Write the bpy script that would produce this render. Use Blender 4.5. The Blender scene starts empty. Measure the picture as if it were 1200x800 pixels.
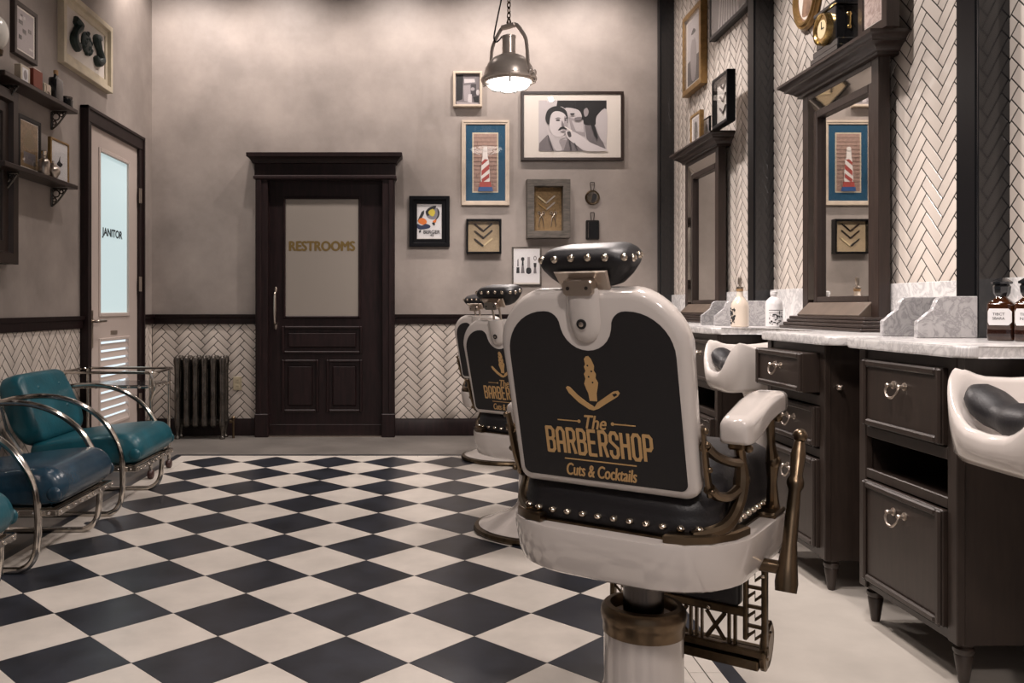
import bpy, bmesh, math, random
from mathutils import Vector, Matrix
random.seed(7)
SC = bpy.context.scene
COL = SC.collection
PI = math.pi
# ---- calibration of the place (metres): camera at eye height, +Y into the room
F, XC, YH, EYE = 1000.0, 507.0, 360.0, 1.11
YB, XL, XR, ZC = 7.4, -2.435, 2.067, 4.1
def bk(px, py):            # a point on the back wall
    return (px - XC) * YB / F, EYE - (py - YH) * YB / F

# ------------------------------------------------------------------ materials
MAT = {}
def mat(name, color, rough=.5, metal=0, var=0, vscale=6, bump=0, bscale=40, coat=0, emit=None, estr=0, stretch=None, spec=None):
    m = bpy.data.materials.new(name); m.use_nodes = True
    nt = m.node_tree; b = nt.nodes['Principled BSDF']
    c = (*color, 1)
    b.inputs['Base Color'].default_value = c
    b.inputs['Roughness'].default_value = rough
    b.inputs['Metallic'].default_value = metal
    if coat: b.inputs['Coat Weight'].default_value = coat; b.inputs['Coat Roughness'].default_value = .05
    if spec is not None: b.inputs['Specular IOR Level'].default_value = spec
    if emit: b.inputs['Emission Color'].default_value = (*emit, 1); b.inputs['Emission Strength'].default_value = estr
    tc = nt.nodes.new('ShaderNodeTexCoord'); mp = nt.nodes.new('ShaderNodeMapping')
    nt.links.new(tc.outputs['Object'], mp.inputs['Vector'])
    if stretch: mp.inputs['Scale'].default_value = stretch
    if var:
        n = nt.nodes.new('ShaderNodeTexNoise'); n.inputs['Scale'].default_value = vscale; n.inputs['Detail'].default_value = 6
        n.inputs['Roughness'].default_value = .6
        nt.links.new(mp.outputs[0], n.inputs['Vector'])
        r = nt.nodes.new('ShaderNodeValToRGB')
        r.color_ramp.elements[0].position = .3; r.color_ramp.elements[1].position = .7
        r.color_ramp.elements[0].color = (*[max(0, x * (1 - var)) for x in color], 1)
        r.color_ramp.elements[1].color = (*[min(1, x * (1 + var)) for x in color], 1)
        nt.links.new(n.outputs['Fac'], r.inputs[0]); nt.links.new(r.outputs[0], b.inputs['Base Color'])
    if bump:
        n2 = nt.nodes.new('ShaderNodeTexNoise'); n2.inputs['Scale'].default_value = bscale; n2.inputs['Detail'].default_value = 4
        nt.links.new(mp.outputs[0], n2.inputs['Vector'])
        bp = nt.nodes.new('ShaderNodeBump'); bp.inputs['Strength'].default_value = bump; bp.inputs['Distance'].default_value = .01
        nt.links.new(n2.outputs['Fac'], bp.inputs['Height']); nt.links.new(bp.outputs[0], b.inputs['Normal'])
    MAT[name] = m
    return m
def marble(name, base, vein, scale=5, rough=.2):
    m = bpy.data.materials.new(name); m.use_nodes = True
    nt = m.node_tree; b = nt.nodes['Principled BSDF']; b.inputs['Roughness'].default_value = rough
    tc = nt.nodes.new('ShaderNodeTexCoord')
    n = nt.nodes.new('ShaderNodeTexNoise'); n.inputs['Scale'].default_value = scale; n.inputs['Detail'].default_value = 9
    n.inputs['Roughness'].default_value = .65; n.inputs['Distortion'].default_value = 1.6
    nt.links.new(tc.outputs['Object'], n.inputs['Vector'])
    r = nt.nodes.new('ShaderNodeValToRGB'); e = r.color_ramp.elements
    e[0].position = .36; e[0].color = (*base, 1); e[1].position = .64; e[1].color = (*base, 1)
    k = e.new(.5); k.color = (*vein, 1)
    k = e.new(.44); k.color = (*[(a * .8 + v * .2) for a, v in zip(base, vein)], 1)
    k = e.new(.57); k.color = (*[(a * .85 + v * .15) for a, v in zip(base, vein)], 1)
    nt.links.new(n.outputs['Fac'], r.inputs[0]); nt.links.new(r.outputs[0], b.inputs['Base Color'])
    MAT[name] = m
def glassmat(name, tint=(1, 1, 1), gl=.0, rough=0):
    m = bpy.data.materials.new(name); m.use_nodes = True; nt = m.node_tree; nt.nodes.clear()
    o = nt.nodes.new('ShaderNodeOutputMaterial'); mx = nt.nodes.new('ShaderNodeMixShader')
    t = nt.nodes.new('ShaderNodeBsdfTransparent'); t.inputs[0].default_value = (*tint, 1)
    g = nt.nodes.new('ShaderNodeBsdfGlossy'); g.inputs['Roughness'].default_value = rough
    lw_ = nt.nodes.new('ShaderNodeLayerWeight'); pw_ = nt.nodes.new('ShaderNodeMath'); pw_.operation = 'POWER'; pw_.inputs[1].default_value = 5
    f = nt.nodes.new('ShaderNodeMath'); f.operation = 'MULTIPLY_ADD'; f.inputs[1].default_value = .92; f.inputs[2].default_value = .028
    nt.links.new(lw_.outputs['Facing'], pw_.inputs[0]); nt.links.new(pw_.outputs[0], f.inputs[0])
    nt.links.new(f.outputs[0], mx.inputs[0]); nt.links.new(t.outputs[0], mx.inputs[1]); nt.links.new(g.outputs[0], mx.inputs[2])
    nt.links.new(mx.outputs[0], o.inputs[0]); MAT[name] = m

mat('plaster', (.305, .264, .238), .55, var=.2, vscale=2.6, bump=.12, bscale=9)
mat('ceiling_paint', (.06, .055, .05), .8)
mat('concrete_dark', (.15, .135, .122), .45, var=.25, vscale=2.5, bump=.04, bscale=14)
mat('concrete', (.40, .365, .325), .42, var=.2, vscale=1.6, bump=.04, bscale=14)
mat('grout', (.035, .028, .024), .9)
mat('white_tile', (.62, .55, .49), .18)
mat('dark_wood', (.0135, .0058, .006), .45, spec=.32, var=.5, vscale=7, stretch=(6, 6, .7), bump=.04, bscale=30)
mat('cabinet_wood', (.027, .0185, .0145), .38, var=.25, vscale=9, stretch=(6, 6, .8))
mat('frame_wood', (.026, .0155, .012), .36, var=.3, vscale=9, stretch=(6, 6, .7), bump=.05, bscale=30)
mat('black_gloss', (.012, .012, .013), .13, coat=.3)
mat('black_paint', (.005, .005, .006), .3, spec=.2)
mat('nickel', (.50, .43, .38), .32, metal=.4, var=.15, vscale=9)
mat('charcoal_tile', (.020, .023, .031), .3, var=.5, vscale=5, bump=.02, bscale=20)
mat('cream_tile', (.62, .57, .515), .28, var=.12, vscale=4.5)
mat('porcelain', (.60, .55, .515), .12, coat=.5)
mat('black_leather', (.0095, .0085, .010), .46, bump=.1, bscale=160)
mat('panel_leather', (.0075, .0065, .0075), .55, bump=.06, bscale=220)
mat('teal_leather', (.006, .080, .108), .33, var=.3, vscale=5, bump=.12, bscale=60)
mat('navy_leather', (.010, .035, .060), .27, var=.35, vscale=5, bump=.12, bscale=60)
mat('chrome', (.62, .58, .53), .14, metal=1)
mat('bronze', (.155, .112, .072), .3, metal=1, var=.15, vscale=20)
mat('dark_bronze', (.10, .072, .045), .36, metal=1, var=.4, vscale=25)
mat('steel', (.50, .43, .37), .3, metal=1)
mat('dark_steel', (.10, .09, .085), .25, metal=1)
mat('iron', (.11, .098, .086), .26, metal=.85, var=.4, vscale=20, bump=.1, bscale=60)
mat('nail_head', (.66, .58, .48), .16, metal=1)
mat('gold_paint', (.52, .32, .135), .5)
mat('gold_letters', (.19, .125, .04), .45, metal=.3)
mat('gold_frame', (.33, .20, .075), .38, metal=.6, var=.3, vscale=20)
mat('brass', (.55, .37, .14), .25, metal=1)
mat('cream_wood', (.62, .54, .40), .55, var=.15, vscale=7, bump=.1, bscale=25)
mat('pale_wood', (.52, .43, .34), .5, var=.12, vscale=12)
mat('white_paint', (.58, .53, .49), .4)
mat('grey_wood', (.085, .072, .06), .65, var=.5, vscale=14, stretch=(1, 5, 5), bump=.2, bscale=40)
mat('tan_wood', (.11, .08, .06), .5, var=.2, vscale=10)
mat('mat_board', (.72, .66, .60), .8)
mat('paper_white', (.74, .72, .72), .7)
mat('blue_mat', (.005, .068, .135), .7)
mat('linen', (.42, .32, .20), .85, var=.1, vscale=60)
mat('burlap', (.24, .155, .075), .9, var=.3, vscale=50)
mat('grey1', (.045, .038, .042), .6); mat('grey2', (.16, .14, .145), .6); mat('grey3', (.32, .285, .29), .6); mat('grey4', (.52, .475, .475), .6)
mat('ink', (.010, .009, .010), .6)
mat('art_blue', (.012, .022, .07), .6); mat('art_orange', (.72, .18, .02), .6); mat('art_grey', (.22, .21, .24), .6); mat('art_yellow', (.62, .50, .05), .6)
mat('brick_pink', (.40, .26, .21), .7, var=.15, vscale=40); mat('brick_line', (.25, .16, .13), .8)
mat('pole_red', (.34, .06, .05), .5); mat('pole_blue', (.03, .08, .22), .5); mat('pole_white', (.70, .64, .60), .5)
mat('bone', (.62, .50, .30), .4); mat('horn', (.035, .02, .014), .3)
mat('verdigris', (.008, .022, .019), .5, var=.4, vscale=30)
mat('frosted', (.275, .243, .212), .42)
mat('lit_glass', (.45, .52, .52), .35, emit=(.66, .86, .90), estr=.27)
mat('lit_gap', (.5, .55, .58), .5, emit=(.70, .82, .90), estr=.5)
mat('janitor_paint', (.56, .475, .43), .42)
mat('lens_glow', (1, 1, 1), .3, emit=(1, .95, .88), estr=3)
mat('opal', (.75, .72, .66), .2)
mat('amber_glass', (.034, .0105, .003), .06, coat=.6)
mat('amber_low', (.018, .006, .004), .06, coat=.6)
mat('milk_glass', (.70, .60, .50), .18, coat=.4); mat('ceramic_white', (.74, .72, .72), .15, coat=.5)
mat('cork', (.36, .22, .11), .8); mat('red_box', (.19, .038, .018), .5); mat('box_cream', (.55, .48, .38), .6)
mat('outlet', (.50, .43, .30), .4); mat('rubber', (.05, .02, .018), .4)
mat('mirror_mat', (.80, .79, .76), .015, metal=1)
mat('mirror_old', (.46, .42, .38), .12, metal=1, var=.4, vscale=12); mat('mirror_bevel', (.72, .70, .66), .03, metal=1)
mat('portrait', (.25, .15, .10), .6, var=.5, vscale=12)
marble('marble', (.71, .69, .675), (.48, .465, .465), 9)
marble('marble_grey', (.48, .465, .465), (.30, .29, .295), 15)
marble('marble_rose', (.36, .25, .22), (.62, .50, .45), 7, .3)
glassmat('glass')

GLYPH = {   # block capitals of the chair backs, as strokes in a 1 x 2 cell
 'B': [[(0, 0), (0, 2), (.72, 2), (1, 1.78), (1, 1.28), (.78, 1.06), (0, 1.06)], [(.78, 1.06), (1, .84), (1, .22), (.72, 0), (0, 0)]],
 'A': [[(0, 0), (0, 1.72), (.28, 2), (.72, 2), (1, 1.72), (1, 0)], [(0, .8), (1, .8)]],
 'R': [[(0, 0), (0, 2), (.72, 2), (1, 1.78), (1, 1.2), (.78, .98), (0, .98)], [(.6, .98), (1, 0)]],
 'E': [[(.95, 2), (0, 2), (0, 0), (.95, 0)], [(0, 1.05), (.8, 1.05)]],
 'S': [[(1, 1.5), (1, 1.75), (.75, 2), (.25, 2), (0, 1.75), (0, 1.3), (1, .75), (1, .25), (.75, 0), (.25, 0), (0, .25), (0, .5)]],
 'H': [[(0, 0), (0, 2)], [(1, 0), (1, 2)], [(0, 1.05), (1, 1.05)]],
 'O': [[(.25, 0), (0, .25), (0, 1.75), (.25, 2), (.75, 2), (1, 1.75), (1, .25), (.75, 0), (.25, 0)]],
 'P': [[(0, 0), (0, 2), (.72, 2), (1, 1.78), (1, 1.1), (.78, .88), (0, .88)]]}
def block_text(b, word, cx, cz, w, h, y, gap=.62, sw=.46):
    n = len(word); unit = w / (n + (n - 1) * gap + sw); vz = h / (2 + sw * .62)
    x = cx - w / 2 + sw * unit / 2; k = 0
    for ch in word:
        for line in GLYPH[ch]:
            for (ax, az), (bx, bz) in zip(line, line[1:]):
                p, q = Vector((x + ax * unit, 0, cz - h / 2 + (az + sw * .31) * vz)), Vector((x + bx * unit, 0, cz - h / 2 + (bz + sw * .31) * vz))
                dd = (q - p).normalized(); vert = abs(dd.z)
                hwid = (sw * unit * vert + sw * .62 * vz * (1 - vert)) / 2; nn = Vector((-dd.z, 0, dd.x)) * hwid; ee = dd * hwid * .55
                yy = y - (k % 12) * 1e-5; k += 1
                b._new([(v.x, yy, v.z) for v in (p - ee - nn, q + ee - nn, q + ee + nn, p - ee + nn)], [(0, 1, 2, 3)])
        x += unit * (1 + gap)
# ------------------------------------------------------------------ mesh builder
class MB:
    def __init__(s): s.bm = bmesh.new(); s.mats = []; s.cur = 0; s.M = Matrix.Identity(4)
    def use(s, name):
        if name not in s.mats: s.mats.append(name)
        s.cur = s.mats.index(name); return s
    def _new(s, verts, faces):
        vs = [s.bm.verts.new(s.M @ Vector(v)) for v in verts]; out = []
        for f in faces:
            try: q = s.bm.faces.new([vs[i] for i in f])
            except ValueError: continue
            q.material_index = s.cur; q.smooth = True; out.append(q)
        return vs, out
    def box(s, x0, x1, y0, y1, z0, z1, bev=0, seg=1):
        x0, x1 = min(x0, x1), max(x0, x1); y0, y1 = min(y0, y1), max(y0, y1); z0, z1 = min(z0, z1), max(z0, z1)
        v = [(x, y, z) for z in (z0, z1) for y in (y0, y1) for x in (x0, x1)]
        vs, fs = s._new(v, [(0, 2, 3, 1), (4, 5, 7, 6), (0, 1, 5, 4), (2, 6, 7, 3), (0, 4, 6, 2), (1, 3, 7, 5)])
        if bev:
            es = {e for f in fs for e in f.edges}
            r = bmesh.ops.bevel(s.bm, geom=list(es), offset=bev, segments=seg, profile=.5, affect='EDGES')
            for f in r['faces']: f.material_index = s.cur; f.smooth = True
        return s
    def loft(s, rings, cap0=True, cap1=True, closed=True):
        n = len(rings[0]); V = [p for r in rings for p in r]; Fc = []
        for k in range(len(rings) - 1):
            for i in range(n if closed else n - 1):
                j = (i + 1) % n
                Fc.append((k * n + i, k * n + j, (k + 1) * n + j, (k + 1) * n + i))
        if cap0: Fc.append(tuple(range(n - 1, -1, -1)))
        if cap1: Fc.append(tuple((len(rings) - 1) * n + i for i in range(n)))
        s._new(V, Fc); return s
    def lathe(s, prof, c=(0, 0, 0), seg=32, axis='z', sx=1, sy=1):
        rings = []
        for r, z in prof:
            ring = []
            for i in range(seg):
                a = 2 * PI * i / seg; x, y = r * math.cos(a) * sx, r * math.sin(a) * sy
                p = {'z': (x, y, z), 'y': (x, -z, y), 'x': (z, x, y)}[axis]
                ring.append((p[0] + c[0], p[1] + c[1], p[2] + c[2]))
            rings.append(ring)
        return s.loft(rings)
    def tube(s, path, r, seg=10, flat=1.0, closed=False, up=None):
        P = [Vector(p) for p in path]; n = len(P)
        R = list(r) if isinstance(r, (list, tuple)) else [r] * n
        rings = []; N = None
        for i in range(n):
            if closed: T = (P[(i + 1) % n] - P[i - 1])
            else: T = P[min(i + 1, n - 1)] - P[max(i - 1, 0)]
            T = T.normalized()
            if N is None:
                a = Vector(up) if up else (Vector((0, 0, 1)) if abs(T.z) < .9 else Vector((1, 0, 0)))
                N = (a - T * a.dot(T)).normalized()
            else: N = (N - T * N.dot(T)).normalized()
            B = T.cross(N)
            rings.append([P[i] + (N * math.cos(2 * PI * k / seg) + B * math.sin(2 * PI * k / seg) * flat) * R[i] for k in range(seg)])
        if closed: rings.append(rings[0]); return s.loft(rings, False, False)
        return s.loft(rings)
    def prism(s, poly, d0, d1, plane='xz', bev=0, seg=1):
        # polygon in a plane, extruded along the remaining axis from d0 to d1
        def P(u, v, d): return {'xz': (u, d, v), 'xy': (u, v, d), 'yz': (d, u, v)}[plane]
        n = len(poly)
        V = [P(u, v, d0) for u, v in poly] + [P(u, v, d1) for u, v in poly]
        Fc = [tuple(range(n)), tuple(range(2 * n - 1, n - 1, -1))] + [(i, (i + 1) % n, n + (i + 1) % n, n + i) for i in range(n)]
        vs, fs = s._new(V, Fc)
        if bev:
            es = {e for f in fs[:2] for e in f.edges}
            r = bmesh.ops.bevel(s.bm, geom=list(es), offset=bev, segments=seg, profile=.5, affect='EDGES')
            for f in r['faces']: f.material_index = s.cur; f.smooth = True
        return s
    def ball(s, c, r, seg=14, rings=9):
        r = (r, r, r) if isinstance(r, (int, float)) else r
        R = []
        for k in range(rings + 1):
            a = PI * k / rings; q = max(math.sin(a), .02)
            R.append([(c[0] + r[0] * q * math.cos(2 * PI * i / seg), c[1] + r[1] * q * math.sin(2 * PI * i / seg), c[2] - r[2] * math.cos(a)) for i in range(seg)])
        return s.loft(R)
    def cyl(s, p0, p1, r, r1=None, seg=14): return s.tube([p0, p1], [r, r if r1 is None else r1], seg)
    def text(s, body, cx, cz, w, h, y, bold=0, shear=0, plane='xz', t=.0008):
        cu = bpy.data.curves.new('t', 'FONT'); cu.body = body; cu.size = 1; cu.shear = shear
        cu.align_x = 'LEFT'; cu.resolution_u = 4; cu.fill_mode = 'FRONT'
        ob = bpy.data.objects.new('t', cu); COL.objects.link(ob)
        dg = bpy.context.evaluated_depsgraph_get(); me = bpy.data.meshes.new_from_object(ob.evaluated_get(dg))
        xs = [v.co.x for v in me.vertices]; ys = [v.co.y for v in me.vertices]
        x0, x1, y0, y1 = min(xs), max(xs), min(ys), max(ys)
        def P(v): return (cx + ((v.co.x - x0) / (x1 - x0) - .5) * w, y, cz + ((v.co.y - y0) / (y1 - y0) - .5) * h)
        k = bold * h
        for q, (ax, az) in enumerate([(0, 0)] + ([(k, 0), (-k, 0), (0, k * .6), (0, -k * .6)] if bold else [])):
            s._new([(P(v)[0] + ax, y - q * 2e-5, P(v)[2] + az) for v in me.vertices], [tuple(p.vertices) for p in me.polygons])
        bpy.data.objects.remove(ob); bpy.data.meshes.remove(me); bpy.data.curves.remove(cu)
        return s
    def mesh(s, name, ang=35):
        bmesh.ops.recalc_face_normals(s.bm, faces=s.bm.faces[:])
        me = bpy.data.meshes.new(name); s.bm.to_mesh(me); s.bm.free()
        for m in s.mats: me.materials.append(MAT[m])
        me.set_sharp_from_angle(angle=math.radians(ang)); return me
def mb(m=None):
    b = MB()
    if m: b.use(m)
    return b
def link(name, me, parent=None, loc=(0, 0, 0), rot=(0, 0, 0)):
    o = bpy.data.objects.new(name, me); COL.objects.link(o); o.parent = parent; o.location = loc; o.rotation_euler = rot
    return o
def part(name, b, parent, loc=(0, 0, 0), rot=(0, 0, 0), label=None, sub=0, ang=35, kind=None):
    o = link(name, b.mesh(name, ang), parent, loc, rot)
    if sub: md = o.modifiers.new('s', 'SUBSURF'); md.levels = sub; md.render_levels = sub
    if label: o['label'] = label
    if kind: o['kind'] = kind
    return o
def thing(name, label, cat, loc=(0, 0, 0), rz=0, group=None, kind=None):
    o = bpy.data.objects.new(name, None); COL.objects.link(o); o.location = loc; o.rotation_euler = (0, 0, rz); o.empty_display_size = .1
    if kind: o['kind'] = kind
    if label: o['label'] = label
    if cat: o['category'] = cat
    if group: o['group'] = group
    return o
def struct(name, b, parent=None):
    o = link(name, b.mesh(name), parent)
    if parent is None: o['kind'] = 'structure'
    return o
def copy_tree(o, parent=None):
    c = o.copy(); COL.objects.link(c); c.parent = parent
    for ch in list(o.children): copy_tree(ch, c)
    return c
def spline(P, n=8, closed=False):
    P = [Vector(p) for p in P]; out = []; N = len(P)
    for i in range(N if closed else N - 1):
        if closed: a, b, c, d = P[i - 1], P[i], P[(i + 1) % N], P[(i + 2) % N]
        else: a, b, c, d = P[max(i - 1, 0)], P[i], P[i + 1], P[min(i + 2, N - 1)]
        for k in range(n):
            t = k / n
            out.append(.5 * ((2 * b) + (c - a) * t + (2 * a - 5 * b + 4 * c - d) * t * t + (3 * b - a - 3 * c + d) * t ** 3))
    if not closed: out.append(P[-1])
    return out
def lerplist(vals, m):
    n = len(vals); out = []
    for i in range(m):
        t = i / (m - 1) * (n - 1); k = min(int(t), n - 2); out.append(vals[k] + (vals[k + 1] - vals[k]) * (t - k))
    return out
def rrect(x0, x1, z0, z1, r, n=6):
    r4 = r if isinstance(r, (list, tuple)) else (r,) * 4      # bl, br, tr, tl
    out = []
    for (cx, cz, a0, q) in ((x0 + r4[0], z0 + r4[0], PI, r4[0]), (x1 - r4[1], z0 + r4[1], 1.5 * PI, r4[1]), (x1 - r4[2], z1 - r4[2], 0, r4[2]), (x0 + r4[3], z1 - r4[3], .5 * PI, r4[3])):
        for k in range(n + 1):
            a = a0 + PI / 2 * k / n; out.append((cx + q * math.cos(a), cz + q * math.sin(a)))
    return out
def ell(cx, cz, rx, rz, n=20, a0=0):
    return [(cx + rx * math.cos(2 * PI * k / n + a0), cz + rz * math.sin(2 * PI * k / n + a0)) for k in range(n)]
def clip(poly, x0, x1, z0, z1):
    for ax, lim, sg in ((0, x0, 1), (0, x1, -1), (1, z0, 1), (1, z1, -1)):
        out = []
        for i in range(len(poly)):
            p, q = poly[i - 1], poly[i]; dp, dq = sg * (p[ax] - lim), sg * (q[ax] - lim)
            if (dp >= 0) != (dq >= 0):
                t = dp / (dp - dq); out.append((p[0] + (q[0] - p[0]) * t, p[1] + (q[1] - p[1]) * t))
            if dq >= 0: out.append(q)
        poly = out
        if len(poly) < 3: return None
    a = sum(poly[i - 1][0] * poly[i][1] - poly[i][0] * poly[i - 1][1] for i in range(len(poly))) / 2
    return poly if abs(a) > 1e-5 else None
# ------------------------------------------------------------------ the room
TW = .0535
def herring(b, x0, x1, z0, z1, P, w=TW, n=3, gap=.0062, th=.0022, ox=0, oz=0):
    # P maps (u, v, depth) to a point of the wall; tiles laid at 45 degrees, bonded 1:4
    c, s = math.cos(PI / 4), math.sin(PI / 4)
    L = n * w; R = int((abs(x1 - x0) + abs(z1 - z0)) / w * .8) + 2 * n
    cx, cz = (x0 + x1) / 2 + ox, (z0 + z1) / 2 + oz; h = gap / 2
    for i in range(-R, R):
        for j in range(-R, R):
            m = (i - j) % (2 * n)
            if m == 0: q = (i * w, j * w, i * w + L, j * w + w)
            elif m == 2 * n - 1: q = (i * w, j * w, i * w + w, j * w + L)
            else: continue
            a0, b0, a1, b1 = q[0] + h, q[1] + h, q[2] - h, q[3] - h
            poly = [(cx + a * c - e * s, cz + a * s + e * c) for a, e in ((a0, b0), (a1, b0), (a1, b1), (a0, b1))]
            if all(p[0] < x0 or p[0] > x1 or p[1] < z0 or p[1] > z1 for p in poly) and not (x0 < sum(p[0] for p in poly) / 4 < x1): continue
            poly = clip(poly, x0, x1, z0, z1)
            if not poly: continue
            k = len(poly); mx = sum(p[0] for p in poly) / k; mz = sum(p[1] for p in poly) / k
            inn = [(p[0] + (mx - p[0]) * .02, p[1] + (mz - p[1]) * .02) for p in poly]
            b.loft([[P(u, v, 0) for u, v in poly], [P(u, v, th * .75) for u, v in poly], [P(u, v, th) for u, v in inn]], False, True)
def tile_obj(name, b, parent):
    for f in b.bm.faces: f.smooth = False
    return struct(name, b, parent)
YF = -2.6                                          # the room goes on behind the camera
b = mb('concrete_dark').box(XL - .2, XR + .2, YF, YB + .2, -.12, 0); floor = struct('floor', b)
struct('pale_screed', mb('concrete').box(.926, XR, YF, 6.417, 0, .003), floor)
b = mb('ceiling_paint').box(XL - .2, XR + .2, YF, YB + .2, ZC, ZC + .1); struct('ceiling', b)
b = mb('plaster').box(XL - .2, XR + .2, YB, YB + .2, 0, ZC); wall_b = struct('wall_back', b)
b = mb('plaster').box(XL - .2, XL, YF, YB, 0, ZC); wall_l = struct('wall_left', b)
b = mb('plaster').box(XR, XR + .2, YF, YB, 0, ZC); wall_r = struct('wall_right', b)

# chequered field with its border
b = mb('grout').box(-1.925, .926, YF, 6.417, 0, .0015)
FX0, FX1, FZ1 = -1.787, .774, 6.322; d = .305 / math.sqrt(2); g = .0012
for i in range(-8, 14):
    for j in range(-2, 46):
        cx, cz = -1.585 + d * i, FZ1 - d * j
        if (i + j) % 2 == 0: continue
        q = d - g
        poly = clip([(cx - q, cz), (cx, cz - q), (cx + q, cz), (cx, cz + q)], FX0, FX1, YF, FZ1)
        if not poly: continue
        b.use('charcoal_tile' if j % 2 else 'cream_tile')
        b.prism(poly, .001, .004, 'xy')
b.use('cream_tile')
for x0 in (.774, .825):
    y = YF
    while y < 6.36: b.box(x0 + .002, x0 + .049, y + .0008, min(y + .1515, 6.366), .001, .004); y += .1525
y = YF
while y < 6.36: b.box(-1.873, FX0 - .002, y + .0008, min(y + .1515, 6.366), .001, .004); y += .1525
x = FX0
while x < FX1: b.box(x + .0008, min(x + .1515, FX1), FZ1 + .002, 6.364, .001, .004); x += .1525
b.use('charcoal_tile')
b.box(.8765, .925, YF, 6.416, .001, .004).box(-1.924, -1.875, YF, 6.416, .001, .004).box(-1.873, .8745, 6.368, 6.416, .001, .004)
struct('floor_tile', b)

# wainscot tiles, rails, baseboards
RB, RT, BB = .965, 1.05, .148
d2x0, d2x1 = -1.517, -.326                          # restroom door casing
b = mb('grout')
for x0, x1 in ((XL, d2x0 + .02), (d2x1 - .02, XR)): b.box(x0, x1, YB - .003, YB, BB, RB)
b.use('white_tile')
for x0, x1 in ((XL + .007, d2x0), (d2x1, 1.945)): herring(b, x0, x1, BB, RB, lambda u, v, t: (u, YB - .002 - t, v))
tile_obj('wall_tile', b, wall_b)
b = mb('grout').box(XL, XL + .003, 2.4, 5.90, BB, RB).box(XL, XL + .003, 7.06, YB, BB, RB)
b.use('white_tile'); herring(b, 3.6, 5.88, BB, RB, lambda u, v, t: (XL + .002 + t, u, v)); herring(b, 7.07, YB - .007, BB, RB, lambda u, v, t: (XL + .002 + t, u, v))
tile_obj('wall_tile', b, wall_l)
def rail_prof(t): return [(0, RB), (.018, RB), (.022, RB + .012), (.022, RB + .05), (.034, RB + .06), (.04, RT), (0, RT)]
k = 1
def trim(b):
    global k
    o = struct('trim_%d' % k, b); k += 1; return o
b = mb('dark_wood'); P = rail_prof(0)
for x0, x1 in ((XL, d2x0 + .01), (d2x1 - .01, XR)): b.prism([(YB - a, z) for a, z in P], x0, x1, 'yz')
trim(b)
b = mb('dark_wood')
for y0, y1 in ((YF, 5.91), (7.05, YB)): b.prism([(XL + a, z) for a, z in P], y0, y1, 'xz')
trim(b)
bp = [(0, 0), (.022, 0), (.022, .12), (.012, .135), (.010, BB), (0, BB)]
b = mb('dark_wood')
for x0, x1 in ((XL, d2x0 + .01), (d2x1 - .01, XR)): b.prism([(YB - a, z) for a, z in bp], x0, x1, 'yz')
struct('baseboard_back', b)
b = mb('dark_wood')
for y0, y1 in ((YF, 5.91), (7.05, YB)): b.prism([(XL + a, z) for a, z in bp], y0, y1, 'xz')
struct('baseboard_left', b)
# tiled right wall between black pilasters
PIL = [(7.29, 7.4), (5.16, 5.28), (3.05, 3.18)]
b = mb('grout').box(XR - .003, XR, 1.2, YB, 1.15, ZC - .01)
b.use('white_tile')
for y0, y1 in ((1.9, 3.05), (3.18, 5.16), (5.28, 7.29)): herring(b, y0, y1, 1.19, 3.95, lambda u, v, t: (XR - .002 - t, u, v))
tile_obj('wall_tile', b, wall_r)
for y0, y1 in PIL:
    b = mb('black_gloss').box(1.95, XR, y0, y1, 0, ZC - .001, bev=.003)
    b.use('black_paint').box(1.945, 1.951, y0 + .012, y1 - .012, .02, ZC - .02, bev=.002)
    trim(b)
# faint drips of the plaster seam: none; wall switch plate
o = thing('power_outlet', 'cream power outlet on the tiles between radiator and restroom door', 'outlet', (bk(278.5, 449)[0], YB - .0065, bk(278.5, 449)[1]))
part('cover_plate', mb('outlet').box(-.038, .038, -.006, 0, -.06, .06, bev=.003), o)
for z in (-.026, .026): part('socket', mb('outlet').prism(rrect(-.017, .017, z - .016, z + .016, .009), -.009, -.005).use('ink').box(-.008, -.005, -.0096, -.008, z - .006, z + .006).box(.005, .008, -.0096, -.008, z - .006, z + .006), o)

# ------------------------------------------------------------------ janitor door (left wall)
def lw(px, py=None):                                # distance along the left wall, height there
    z = -XL * F / (XC - px); return z, (EYE - (py - YH) * z / F if py is not None else None)
D1 = thing('door_1', None, None, (XL, 6.475, 0), PI / 2, kind='structure')        # local: +x = away from camera, -y = into the room
W = .49; TOP = 2.40
b = mb('dark_wood')
b.box(-W - .085, -W, -.045, 0, 0, TOP + .1, bev=.006).box(W, W + .085, -.045, 0, 0, TOP + .1, bev=.006).box(-W - .085, W + .085, -.05, 0, TOP, TOP + .1, bev=.006)
b.box(-W - .095, -W - .07, -.06, 0, 0, TOP + .11, bev=.004).box(W + .07, W + .095, -.06, 0, 0, TOP + .11, bev=.004).box(-W - .095, W + .095, -.06, 0, TOP + .085, TOP + .11, bev=.004)
part('casing', b, D1)
gx0, gx1, gz0, gz1 = -.285, .285, 1.07, 2.24
lz0, lz1 = .25, .86
b = mb('janitor_paint')
b.box(-W, gx0, -.022, 0, .01, TOP).box(gx1, W, -.022, 0, .01, TOP).box(gx0, gx1, -.022, 0, gz1, TOP).box(gx0, gx1, -.022, 0, lz1, gz0).box(gx0, gx1, -.022, 0, .01, lz0)
for x0, x1, z0, z1 in ((gx0 - .03, gx0, gz0 - .03, gz1 + .03), (gx1, gx1 + .03, gz0 - .03, gz1 + .03), (gx0, gx1, gz1, gz1 + .03), (gx0, gx1, gz0 - .03, gz0)): b.box(x0, x1, -.03, -.02, z0, z1, bev=.004)
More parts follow.
